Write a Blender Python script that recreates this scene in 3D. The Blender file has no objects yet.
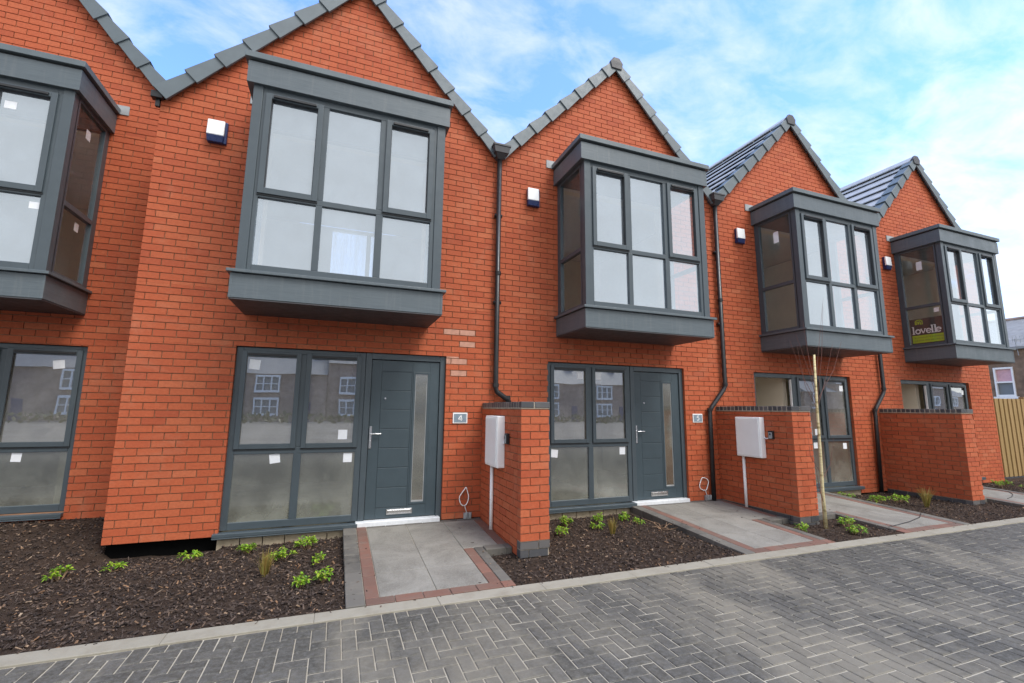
import bpy, math, random
from mathutils import Vector, Matrix
R = math.radians
random.seed(11)
S = bpy.context.scene
COL = S.collection

# ------------------------------------------------------------------ helpers
class MB:
    """collects boxes, prisms, tubes; build() links them as ONE mesh object"""
    def __init__(self): self.v = []; self.f = []; self.m = []
    def face(self, pts, m=0):
        i = len(self.v); self.v += [tuple(p) for p in pts]; self.f.append(tuple(range(i, i+len(pts)))); self.m.append(m)
    def hexa(self, p, m=0):      # p: 8 points, bottom 4 ccw then top 4 ccw
        i = len(self.v); self.v += [tuple(q) for q in p]
        for q in ((0,3,2,1),(4,5,6,7),(0,1,5,4),(1,2,6,5),(2,3,7,6),(3,0,4,7)):
            self.f.append(tuple(i+k for k in q)); self.m.append(m)
    def box(self, x0, x1, y0, y1, z0, z1, m=0):
        if x0 > x1: x0, x1 = x1, x0
        if y0 > y1: y0, y1 = y1, y0
        if z0 > z1: z0, z1 = z1, z0
        self.hexa([(x0,y0,z0),(x1,y0,z0),(x1,y1,z0),(x0,y1,z0),(x0,y0,z1),(x1,y0,z1),(x1,y1,z1),(x0,y1,z1)], m)
    def obox(self, c, sx, sy, sz, M, m=0):
        pts = []
        for z in (-1,1):
            for x, y in ((-1,-1),(1,-1),(1,1),(-1,1)):
                pts.append(Vector(c) + M @ Vector((x*sx/2, y*sy/2, z*sz/2)))
        self.hexa(pts, m)
    def prism(self, poly, d, m=0):   # poly: ccw seen from -d side; extruded by vector d
        n = len(poly); i = len(self.v); d = Vector(d)
        self.v += [tuple(p) for p in poly] + [tuple(Vector(p)+d) for p in poly]
        self.f.append(tuple(i+k for k in range(n))); self.m.append(m)
        self.f.append(tuple(i+n+k for k in reversed(range(n)))); self.m.append(m)
        for k in range(n):
            a, b = k, (k+1) % n
            self.f.append((i+b, i+a, i+n+a, i+n+b)); self.m.append(m)
    def tube(self, pts, r, n=10, m=0, cap=True):
        pts = [Vector(p) for p in pts]; rr = r if isinstance(r, (list, tuple)) else [r]*len(pts)
        rings = []; up = None
        for k, p in enumerate(pts):
            t = (pts[min(k+1, len(pts)-1)] - pts[max(k-1, 0)]).normalized()
            if up is None: up = Vector((0,0,1)) if abs(t.z) < .9 else Vector((1,0,0))
            a = t.cross(up).normalized(); b = a.cross(t).normalized(); up = b
            i = len(self.v); rings.append(i)
            for j in range(n):
                an = 2*math.pi*j/n
                self.v.append(tuple(p + (a*math.cos(an) + b*math.sin(an))*rr[k]))
        for k in range(len(pts)-1):
            for j in range(n):
                self.f.append((rings[k]+j, rings[k]+(j+1) % n, rings[k+1]+(j+1) % n, rings[k+1]+j)); self.m.append(m)
        if cap:
            self.f.append(tuple(rings[0]+j for j in reversed(range(n)))); self.m.append(m)
            self.f.append(tuple(rings[-1]+j for j in range(n))); self.m.append(m)
    def build(self, name, mats, parent=None, bevel=0, smooth=False, o=(0,0,0)):
        if parent is not None and parent.type == 'EMPTY': o = parent['o'][:] if 'o' in parent else o
        if parent is not None and parent.type == 'MESH': o = ORG.get(parent.name, (0,0,0))
        me = bpy.data.meshes.new(name)
        me.from_pydata([(x-o[0], y-o[1], z-o[2]) for x, y, z in self.v], [], self.f)
        for mt in (mats if isinstance(mats, (list, tuple)) else [mats]): me.materials.append(mt)
        me.polygons.foreach_set('material_index', self.m)
        if smooth: me.polygons.foreach_set('use_smooth', [True]*len(self.f))
        me.update()
        ob = bpy.data.objects.new(name, me); COL.objects.link(ob)
        ORG[ob.name] = tuple(o)
        if parent is not None: ob.parent = parent
        else: ob.location = o
        if bevel:
            b = ob.modifiers.new('bevel', 'BEVEL'); b.width = bevel; b.segments = 2; b.limit_method = 'ANGLE'
        return ob
ORG = {}
def tag(o, label=None, cat=None, group=None, kind=None):
    if label: o['label'] = label
    if cat: o['category'] = cat
    if group: o['group'] = group
    if kind: o['kind'] = kind
    return o
def thing(name, loc, label, cat, group=None):
    o = bpy.data.objects.new(name, None); COL.objects.link(o); o.location = loc
    o.empty_display_size = .2; OR[o.name] = tuple(loc)
    return tag(o, label, cat, group)
OR = {}
_b = MB.build
def _build(self, name, mats, parent=None, **k):
    if parent is not None and parent.type == 'EMPTY':
        k['o'] = OR[parent.name]
        me = None
        p2 = parent
        # vertices relative to the thing's base
        k2 = dict(k); o = k2.pop('o')
        self.v = [(x-o[0], y-o[1], z-o[2]) for x, y, z in self.v]
        ob = _b(self, name, mats, None, **k2); ob.location = (0,0,0); ob.parent = p2; ORG[ob.name] = o
        return ob
    if parent is not None:
        o = ORG[parent.name]; self.v = [(x-o[0], y-o[1], z-o[2]) for x, y, z in self.v]
        ob = _b(self, name, mats, None, **k); ob.parent = parent; ORG[ob.name] = o
        return ob
    return _b(self, name, mats, None, **k)
MB.build = _build

# ------------------------------------------------------------------ materials
def nodes(name):
    m = bpy.data.materials.new(name); m.use_nodes = True
    nt = m.node_tree; nt.nodes.clear()
    out = nt.nodes.new('ShaderNodeOutputMaterial')
    return m, nt, out
def N(nt, t, **kw):
    n = nt.nodes.new(t)
    for k, v in kw.items():
        if k.startswith('i_'): n.inputs[k[2:].replace('_', ' ')].default_value = v
        else: setattr(n, k, v)
    return n
def ramp(nt, fac, stops):
    r = nt.nodes.new('ShaderNodeValToRGB'); e = r.color_ramp.elements
    while len(e) < len(stops): e.new(.5)
    for el, (p, c) in zip(e, stops): el.position = p; el.color = (*c, 1)
    nt.links.new(fac, r.inputs[0]); return r.outputs[0]
def mixc(nt, fac, a, b, mode='MIX'):
    n = nt.nodes.new('ShaderNodeMix'); n.data_type = 'RGBA'; n.blend_type = mode
    for s, v in ((n.inputs[0], fac), (n.inputs[6], a), (n.inputs[7], b)):
        if hasattr(v, 'is_linked'): nt.links.new(v, s)
        elif isinstance(v, tuple): s.default_value = (*v, 1)
        else: s.default_value = v
    return n.outputs[2]
def coords(nt): 
    return nt.nodes.new('ShaderNodeNewGeometry').outputs['Position']
def noise(nt, scale, detail=4, rough=.55, vec=None, dist=0):
    n = N(nt, 'ShaderNodeTexNoise'); n.inputs['Scale'].default_value = scale; n.inputs['Detail'].default_value = detail
    n.inputs['Roughness'].default_value = rough; n.inputs['Distortion'].default_value = dist
    nt.links.new(vec if vec is not None else coords(nt), n.inputs['Vector']); return n.outputs['Fac']
def mapr(nt, v, a, b, c, d):
    n = N(nt, 'ShaderNodeMapRange'); nt.links.new(v, n.inputs[0])
    for i, x in enumerate((a, b, c, d)): n.inputs[i+1].default_value = x
    return n.outputs[0]
def bump(nt, h, strength, dist):
    b = N(nt, 'ShaderNodeBump'); b.inputs['Strength'].default_value = strength; b.inputs['Distance'].default_value = dist
    nt.links.new(h, b.inputs['Height']); return b.outputs[0]
def island(nt): return nt.nodes.new('ShaderNodeNewGeometry').outputs['Random Per Island']
def pbsdf(nt, out, col, rough=.6, metal=0, spec=.5, normal=None):
    p = N(nt, 'ShaderNodeBsdfPrincipled')
    if isinstance(col, tuple): p.inputs['Base Color'].default_value = (*col, 1)
    else: nt.links.new(col, p.inputs['Base Color'])
    if hasattr(rough, 'is_linked'): nt.links.new(rough, p.inputs['Roughness'])
    else: p.inputs['Roughness'].default_value = rough
    p.inputs['Metallic'].default_value = metal; p.inputs['Specular IOR Level'].default_value = spec
    if normal is not None: nt.links.new(normal, p.inputs['Normal'])
    nt.links.new(p.outputs[0], out.inputs[0]); return p
def plain(name, col, rough=.5, var=.12, scale=9, metal=0, spec=.5, bmp=0, bscale=60):
    m, nt, out = nodes(name)
    f = noise(nt, scale, 5)
    a = tuple(c*(1-var) for c in col); b = tuple(min(1, c*(1+var)) for c in col)
    c = ramp(nt, f, [(.3, a), (.7, b)])
    nrm = bump(nt, noise(nt, bscale, 4), bmp, .01) if bmp else None
    pbsdf(nt, out, c, mapr(nt, noise(nt, scale*2.3, 4), .3, .7, max(.03, rough-.08), min(1, rough+.08)), metal, spec, nrm)
    return m
def brickmat(name, stops, soil=.25, rough=.75):
    m, nt, out = nodes(name)
    c = ramp(nt, island(nt), stops)
    fine = noise(nt, 38, 5, .65)
    c = mixc(nt, mapr(nt, fine, .38, .72, 0, .45), c, (.27, .06, .026))
    scuff = noise(nt, 24, 7, .75, dist=.8)
    c = mixc(nt, mapr(nt, scuff, .55, .75, 0, .34), c, (.60, .225, .115))
    pale = noise(nt, 1.9, 7, .72, dist=.8)
    c = mixc(nt, mapr(nt, pale, .54, .78, 0, .42), c, (.52, .25, .15))
    w = noise(nt, 1.1, 5, .6)
    c = mixc(nt, mapr(nt, w, .45, .8, 0, soil), c, (.20, .055, .03))
    pbsdf(nt, out, c, rough, 0, .3, bump(nt, noise(nt, 70, 6, .75), .6, .006))
    return m
BR = brickmat('red_brick', [(0, (.42,.088,.036)), (.15, (.475,.104,.041)), (.6, (.50,.114,.044)), (.9, (.52,.126,.050)), (1, (.54,.15,.064))], soil=.20)
PALE = plain('lime_stained_brick', (.52,.27,.19), .85, .2, 14)
MORT = plain('mortar', (.31,.175,.105), .95, .25, 8, spec=.1, bmp=.4)
BLUE = brickmat('dark_brick', [(0, (.040,.042,.046)), (.5, (.062,.064,.068)), (1, (.10,.098,.096))], .1, .55)
def darkbrick():
    m, nt, out = nodes('engineering_brick')
    c = ramp(nt, island(nt), [(0, (.045,.046,.05)), (.6, (.075,.076,.08)), (1, (.135,.125,.118))])
    c = mixc(nt, mapr(nt, noise(nt, 7, 5), .5, .8, 0, .4), c, (.17,.15,.13))
    pbsdf(nt, out, c, .5, 0, .5, bump(nt, noise(nt, 80, 4), .3, .004)); return m
BLUE = darkbrick()
PALEM = plain('pale_mortar', (.42,.36,.28), .95, .2, 12)
FR = plain('anthracite_upvc', (.064,.083,.094), .36, .06, 6, bmp=.08, bscale=220)
FR2 = plain('anthracite_cladding', (.098,.122,.135), .42, .08, 5, bmp=.06, bscale=160)
def grainm():
    m, nt, out = nodes('foiled_cladding')
    mp = N(nt, 'ShaderNodeMapping'); nt.links.new(coords(nt), mp.inputs[0]); mp.inputs['Scale'].default_value = (2.2, 2.2, 70)
    g = noise(nt, 1.5, 6, .65, mp.outputs[0], .3)
    c = ramp(nt, g, [(.3, (.078,.098,.110)), (.7, (.112,.138,.150))])
    mv = N(nt, 'ShaderNodeMapping'); nt.links.new(coords(nt), mv.inputs[0]); mv.inputs['Scale'].default_value = (16, 16, 1.1)
    c = mixc(nt, mapr(nt, noise(nt, 1.2, 6, .7, mv.outputs[0]), .52, .78, 0, .4), c, (.19,.20,.20))
    pbsdf(nt, out, c, mapr(nt, noise(nt, 5, 5), .3, .7, .34, .56), 0, .5, bump(nt, g, .25, .004)); return m
FR2 = grainm()
SOFF = plain('dark_soffit', (.055,.055,.058), .55, .15, 5)
DOOR = plain('door_skin', (.048,.070,.082), .42, .07, 7, bmp=.12, bscale=150)
BLK = plain('black_plastic', (.018,.018,.019), .38, .15, 12)
VOID = plain('gap_shade_black', (.004,.004,.004), .9, .1, 12, spec=.05)
GRO = plain('dark_gasket', (.02,.022,.024), .6, .1, 12)
TILE = plain('concrete_tile', (.40,.40,.39), .5, .12, 6, bmp=.1, bscale=90)
VERGE = plain('verge_grey', (.112,.138,.148), .5, .1, 5, bmp=.12, bscale=70)
WHT = plain('white_plastic', (.92,.92,.90), .4, .03, 6)
CHR = plain('satin_chrome', (.72,.72,.72), .22, .05, 20, metal=1)
ALU = plain('mill_threshold', (.72,.74,.75), .4, .08, 20)
NAVY = plain('navy_plastic', (.016,.03,.11), .3, .1, 10)
LEAD = plain('lead_flashing', (.33,.34,.34), .6, .15, 9)
PAPER = plain('paper_sticker', (.82,.84,.86), .7, .04, 30)
PLAS = plain('plaster', (.84,.76,.60), .9, .05, 1.5)
CEIL = plain('ceiling_white', (.78,.75,.68), .9, .03, 2)
FLOOR = plain('bare_floor', (.55,.48,.37), .8, .2, 3)
SLATE = plain('slate_plaque', (.22,.28,.33), .5, .15, 30)
LIME = plain('lime_print', (.33,.47,.02), .5, .05, 8)
OLIVE = plain('olive_print', (.20,.29,.03), .5, .05, 8)
SIGNB = plain('sign_black', (.030,.031,.030), .45, .1, 8)
SIGNW = plain('sign_white', (.72,.72,.72), .5, .05, 8)
BLOCK = plain('beige_block', (.40,.33,.23), .9, .18, 12, bmp=.4)

def glassmat(name, base, tint, rough=0.0, frost=None, ffac=0, dirt=.06, boost=1.6, gcol=(.94,.97,1)):
    m, nt, out = nodes(name)
    geo = N(nt, 'ShaderNodeNewGeometry')
    tr = N(nt, 'ShaderNodeBsdfTransparent'); tr.inputs[0].default_value = (*tint, 1)
    gl = N(nt, 'ShaderNodeBsdfGlossy'); gl.inputs['Color'].default_value = (*gcol, 1); gl.inputs['Roughness'].default_value = rough
    # very gentle waviness, as in a real sealed unit
    nt.links.new(bump(nt, noise(nt, 1.3, 2), .02, .04), gl.inputs['Normal'])
    fr = N(nt, 'ShaderNodeFresnel'); fr.inputs['IOR'].default_value = 1.5
    fac = N(nt, 'ShaderNodeMath', operation='MULTIPLY_ADD'); nt.links.new(fr.outputs[0], fac.inputs[0]); fac.inputs[1].default_value = boost; fac.inputs[2].default_value = base
    fac.use_clamp = True
    body = tr.outputs[0]
    df = N(nt, 'ShaderNodeBsdfDiffuse'); df.inputs[0].default_value = (*(frost or (.5,.5,.46)), 1)
    mx0 = N(nt, 'ShaderNodeMixShader'); nt.links.new(tr.outputs[0], mx0.inputs[1]); nt.links.new(df.outputs[0], mx0.inputs[2])
    dn = mapr(nt, noise(nt, 2.3, 6, .7), .4, .8, ffac+dirt*.3, ffac+dirt*2)
    nt.links.new(dn, mx0.inputs[0]); body = mx0.outputs[0]
    mx = N(nt, 'ShaderNodeMixShader'); nt.links.new(fac.outputs[0], mx.inputs[0]); nt.links.new(body, mx.inputs[1]); nt.links.new(gl.outputs[0], mx.inputs[2])
    mb = N(nt, 'ShaderNodeMixShader'); nt.links.new(geo.outputs['Backfacing'], mb.inputs[0]); nt.links.new(mx.outputs[0], mb.inputs[1])
    tr2 = N(nt, 'ShaderNodeBsdfTransparent'); nt.links.new(tr2.outputs[0], mb.inputs[2])
    nt.links.new(mb.outputs[0], out.inputs[0]); return m
GL = glassmat('clear_glass', .28, (.9,.9,.88), ffac=.20, dirt=.18, frost=(.54,.52,.46))
GLB = glassmat('coated_glass', .31, (.88,.90,.92), ffac=.16, dirt=.10, frost=(.52,.60,.68), gcol=(.86,.94,1))
GLS = glassmat('side_glass', .03, (.92,.92,.90), boost=.5)
def floor_glow(m):  # glow of the lit floor painted into the glass, paler towards the bottom
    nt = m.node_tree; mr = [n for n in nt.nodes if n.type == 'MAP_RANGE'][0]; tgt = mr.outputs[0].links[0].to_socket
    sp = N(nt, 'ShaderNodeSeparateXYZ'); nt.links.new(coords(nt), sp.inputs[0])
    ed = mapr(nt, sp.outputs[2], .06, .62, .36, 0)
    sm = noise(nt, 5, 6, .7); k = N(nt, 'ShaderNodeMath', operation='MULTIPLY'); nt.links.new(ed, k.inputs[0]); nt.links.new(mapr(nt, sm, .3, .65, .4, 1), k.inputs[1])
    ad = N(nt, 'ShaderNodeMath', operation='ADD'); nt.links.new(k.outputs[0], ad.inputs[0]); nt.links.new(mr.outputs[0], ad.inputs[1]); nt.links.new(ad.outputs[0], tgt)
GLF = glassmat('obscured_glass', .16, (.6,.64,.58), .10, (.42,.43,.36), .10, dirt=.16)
floor_glow(GLF)
GLD = glassmat('etched_door_glass', .18, (.5,.5,.45), .12, (.30,.29,.22), .25, dirt=.2)

def diffuserm():
    m, nt, out = nodes('diffuser_cloth')
    tl = N(nt, 'ShaderNodeBsdfTranslucent'); tl.inputs[0].default_value = (.9,.9,.9,1)
    tr = N(nt, 'ShaderNodeBsdfTransparent'); mx = N(nt, 'ShaderNodeMixShader')
    mp = N(nt, 'ShaderNodeMapping'); nt.links.new(coords(nt), mp.inputs[0]); mp.inputs['Scale'].default_value = (9, 9, .5)
    nt.links.new(mapr(nt, noise(nt, 1.4, 3, .5, mp.outputs[0]), .35, .65, .2, .5), mx.inputs[0])
    nt.links.new(tl.outputs[0], mx.inputs[1]); nt.links.new(tr.outputs[0], mx.inputs[2]); nt.links.new(mx.outputs[0], out.inputs[0]); return m
DIFFUSER = diffuserm()
def paver():
    m, nt, out = nodes('charcoal_block_paving')
    c = ramp(nt, island(nt), [(0, (.060,.056,.046)), (.35, (.072,.067,.055)), (.7, (.083,.077,.064)), (1, (.100,.093,.078))])
    c = mixc(nt, mapr(nt, noise(nt, 30, 9, .8), .42, .64, 0, .75), c, (.155,.15,.138))
    c = mixc(nt, mapr(nt, noise(nt, 95, 6, .8), .5, .68, 0, .7), c, (.042,.043,.045))
    # jointing sand swept over the road and not yet washed off, in streaky patches
    mp = N(nt, 'ShaderNodeMapping'); nt.links.new(coords(nt), mp.inputs[0]); mp.inputs['Scale'].default_value = (.75, .34, 1); mp.inputs['Rotation'].default_value = (0,0,.35); mp.inputs['Location'].default_value = (.8,.3,0)
    s = noise(nt, 1.25, 7, .62, mp.outputs[0], .4)
    c = mixc(nt, mapr(nt, s, .50, .66, 0, .6), c, (.25,.225,.175))
    pbsdf(nt, out, c, .7, 0, .22, bump(nt, noise(nt, 110, 5, .7), .5, .004)); return m
PAV = paver()
def sand():
    m, nt, out = nodes('jointing_sand')
    c = ramp(nt, noise(nt, 2.0, 5), [(.35, (.30,.265,.205)), (.65, (.44,.40,.32))])
    pbsdf(nt, out, c, .95, 0, .1, bump(nt, noise(nt, 200, 4), .6, .004)); return m
SAND = sand()
def slabm():
    m, nt, out = nodes('grey_paving_slab')
    c = ramp(nt, island(nt), [(0, (.20,.187,.158)), (1, (.24,.226,.193))])
    c = mixc(nt, mapr(nt, noise(nt, 2.2, 8, .72, dist=.7), .42, .64, 0, .7), c, (.115,.105,.085))
    c = mixc(nt, mapr(nt, noise(nt, 75, 5, .7), .4, .72, 0, .3), c, (.42,.41,.39))
    pbsdf(nt, out, c, .8, 0, .3, bump(nt, noise(nt, 140, 5, .7), .45, .003)); return m
SLAB = slabm()
def edgem(name, stops, dirt):
    m, nt, out = nodes(name)
    c = ramp(nt, island(nt), stops)
    c = mixc(nt, mapr(nt, noise(nt, 6, 6, .7), .45, .75, 0, .6), c, dirt)
    pbsdf(nt, out, c, .78, 0, .3, bump(nt, noise(nt, 90, 5, .7), .5, .004)); return m
REDP = edgem('red_edging_block', [(0, (.135,.080,.062)), (1, (.21,.102,.074))], (.165,.138,.112))
DRKP = edgem('dark_edging_block', [(0, (.078,.073,.065)), (1, (.14,.13,.113))], (.21,.19,.155))
KERB = edgem('kerb_concrete', [(0, (.28,.258,.205)), (1, (.31,.285,.23))], (.20,.175,.13))
def soilm():
    m, nt, out = nodes('dark_soil')
    c = ramp(nt, noise(nt, 14, 6, .7), [(.3, (.034,.023,.017)), (.7, (.088,.062,.046))])
    pbsdf(nt, out, c, .95, 0, .1, bump(nt, noise(nt, 45, 6, .75), 1, .03)); return m
SOIL = soilm()
def barkm():
    m, nt, out = nodes('bark_chips')
    c = ramp(nt, island(nt), [(0, (.020,.015,.013)), (.35, (.046,.033,.027)), (.62, (.075,.055,.045)), (.82, (.115,.082,.064)), (.92, (.17,.115,.08)), (.965, (.27,.15,.08)), (1, (.36,.27,.19))])
    c = mixc(nt, mapr(nt, noise(nt, 90, 4), .4, .7, 0, .4), c, (.05,.037,.03))
    pbsdf(nt, out, c, .8, 0, .25); return m
BARK = barkm()
def leafm(name, a, b, c_):
    m, nt, out = nodes(name)
    c = ramp(nt, island(nt), [(0, a), (.5, b), (1, c_)])
    df = pbsdf(nt, out, c, .45, 0, .4)
    tl = N(nt, 'ShaderNodeBsdfTranslucent'); nt.links.new(c, tl.inputs[0])
    mx = N(nt, 'ShaderNodeMixShader'); mx.inputs[0].default_value = .3
    nt.links.new(df.outputs[0], mx.inputs[1]); nt.links.new(tl.outputs[0], mx.inputs[2]); nt.links.new(mx.outputs[0], out.inputs[0]); return m
LEAF = leafm('lime_green_leaf', (.10,.25,.018), (.24,.44,.03), (.44,.54,.05))
DRYG = leafm('straw_blade', (.30,.20,.05), (.42,.31,.10), (.24,.25,.06))
TWIG = plain('dead_twig', (.30,.19,.11), .8, .2, 30)
def birchm():
    m, nt, out = nodes('birch_bark')
    mp = N(nt, 'ShaderNodeMapping'); nt.links.new(coords(nt), mp.inputs[0]); mp.inputs['Scale'].default_value = (6, 6, 30)
    c = ramp(nt, noise(nt, 1, 4, .6, mp.outputs[0]), [(.34, (.26,.19,.08)), (.46, (.58,.48,.25)), (.7, (.68,.59,.36))])
    pbsdf(nt, out, c, .7, 0, .3); return m
BIRCH = birchm()
RTWIG = plain('red_brown_twig', (.15,.058,.042), .6, .2, 20)
def timberm():
    m, nt, out = nodes('treated_softwood')
    mp = N(nt, 'ShaderNodeMapping'); nt.links.new(coords(nt), mp.inputs[0]); mp.inputs['Scale'].default_value = (14, 14, 1.2)
    c = ramp(nt, noise(nt, 2, 6, .6, mp.outputs[0]), [(.3, (.27,.165,.062)), (.7, (.41,.275,.125))])
    c2 = mixc(nt, mapr(nt, island(nt), 0, 1, 0, .5), c, (.33,.235,.095))
    pbsdf(nt, out, c2, .75, 0, .25); return m
TIM = timberm()
STONE = plain('brown_old_brick', (.20,.13,.082), .9, .35, 3, bmp=.6, bscale=14)
OLDB = plain('weathered_terrace_brick', (.32,.22,.17), .9, .35, 2, bmp=.6)
OLDR = plain('old_slate_roof', (.24,.23,.21), .6, .2, 3)
SASHW = plain('white_sash_paint', (.82,.78,.72), .5, .04, 5)
PINK = plain('pink_blind', (.62,.36,.37), .7, .1, 8)
SKYP = plain('dim_window_glass', (.16,.17,.17), .5, .1, 3)
GRND = plain('ground_surface', (.20,.185,.16), .95, .3, .6, spec=.2)
HEDGE = leafm('dull_hedge_leaf', (.07,.09,.04), (.10,.11,.05), (.14,.14,.08))

# ------------------------------------------------------------------ brick laying
CH, BL, JT = .0805, .224, .010         # course height, brick length, joint
def intervals(z0, z1, outline, holes):
    iv = outline((z0+z1)/2)
    if iv is None: return []
    iv = [iv]
    for hx0, hx1, hz0, hz1 in holes:
        if hz0 < (z0+z1)/2 < hz1:
            nv = []
            for a, b in iv:
                if hx1 <= a or hx0 >= b: nv.append((a, b)); continue
                if hx0 > a: nv.append((a, hx0))
                if hx1 < b: nv.append((hx1, b))
            iv = nv
    return iv
def lay(mb, mm, zb, zt, outline, holes, y0, phase=0., depth=.1, pale=None, ax='y', sgn=1, back=.1, rec=.012):
    """running-bond bricks (real boxes) on a mortar backing; ax='y': face in the x-z plane at y0 looking -y; ax='x': face in y-z plane"""
    edges = sorted({h[2] for h in holes} | {h[3] for h in holes})
    k = 0; z = zb
    def put(m_, a, b, d0, d1, c, d, mi=0):
        if ax == 'y': m_.box(a, b, y0+d0*sgn, y0+d1*sgn, c, d, mi)
        else: m_.box(y0+d0*sgn, y0+d1*sgn, a, b, c, d, mi)
    while z < zt-.01:
        z1 = min(z+CH, zt)
        sub = [z]+[e for e in edges if z+.004 < e < z1-.004]+[z1]
        for s0, s1 in zip(sub[:-1], sub[1:]):
            for a, b in intervals(s0, s1, outline, holes):
                if b-a < .02: continue
                put(mm, a+.005, b-.005, rec, back, s0, s1)
                off = phase + (.5*BL if k % 2 else 0)
                x = math.floor((a-off)/BL)*BL + off
                while x < b:
                    p, q = max(x, a), min(x+BL-JT, b)
                    if q-p > .018:
                        j = random.uniform(-.0012, .0012)
                        zt_ = s1-JT if s1 == z1 else s1-.001
                        mi = 0
                        if pale and pale((p+q)/2, (s0+s1)/2): mi = 1
                        put(mb, p, q, j, depth, s0, max(s0+.008, zt_), mi)
                    x += BL
        z = z1; k += 1

# ------------------------------------------------------------------ strokes for lettering on flat signs
def stroke(mb, pts, w, fn, t, m=0, closed=False):
    """flat ribbon along 2-D points, mapped to space by fn(u, v, depth)"""
    n = len(pts)
    L = []; Rr = []
    for i in range(n):
        a = Vector(pts[(i-1) % n] if (closed or i) else pts[i]); b = Vector(pts[(i+1) % n] if (closed or i < n-1) else pts[i])
        d = (b-a).normalized(); nn = Vector((-d.y, d.x))*w/2
        p = Vector(pts[i]); L.append(p+nn); Rr.append(p-nn)
    for i in range(n if closed else n-1):
        j = (i+1) % n
        q = [Rr[i], Rr[j], L[j], L[i]]
        mb.hexa([fn(p.x, p.y, 0) for p in q] + [fn(p.x, p.y, t) for p in q], m)
def arc(cx, cy, rx, ry, a0, a1, n=14):
    return [(cx+rx*math.cos(R(a0+(a1-a0)*i/n)), cy+ry*math.sin(R(a0+(a1-a0)*i/n))) for i in range(n+1)]

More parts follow.
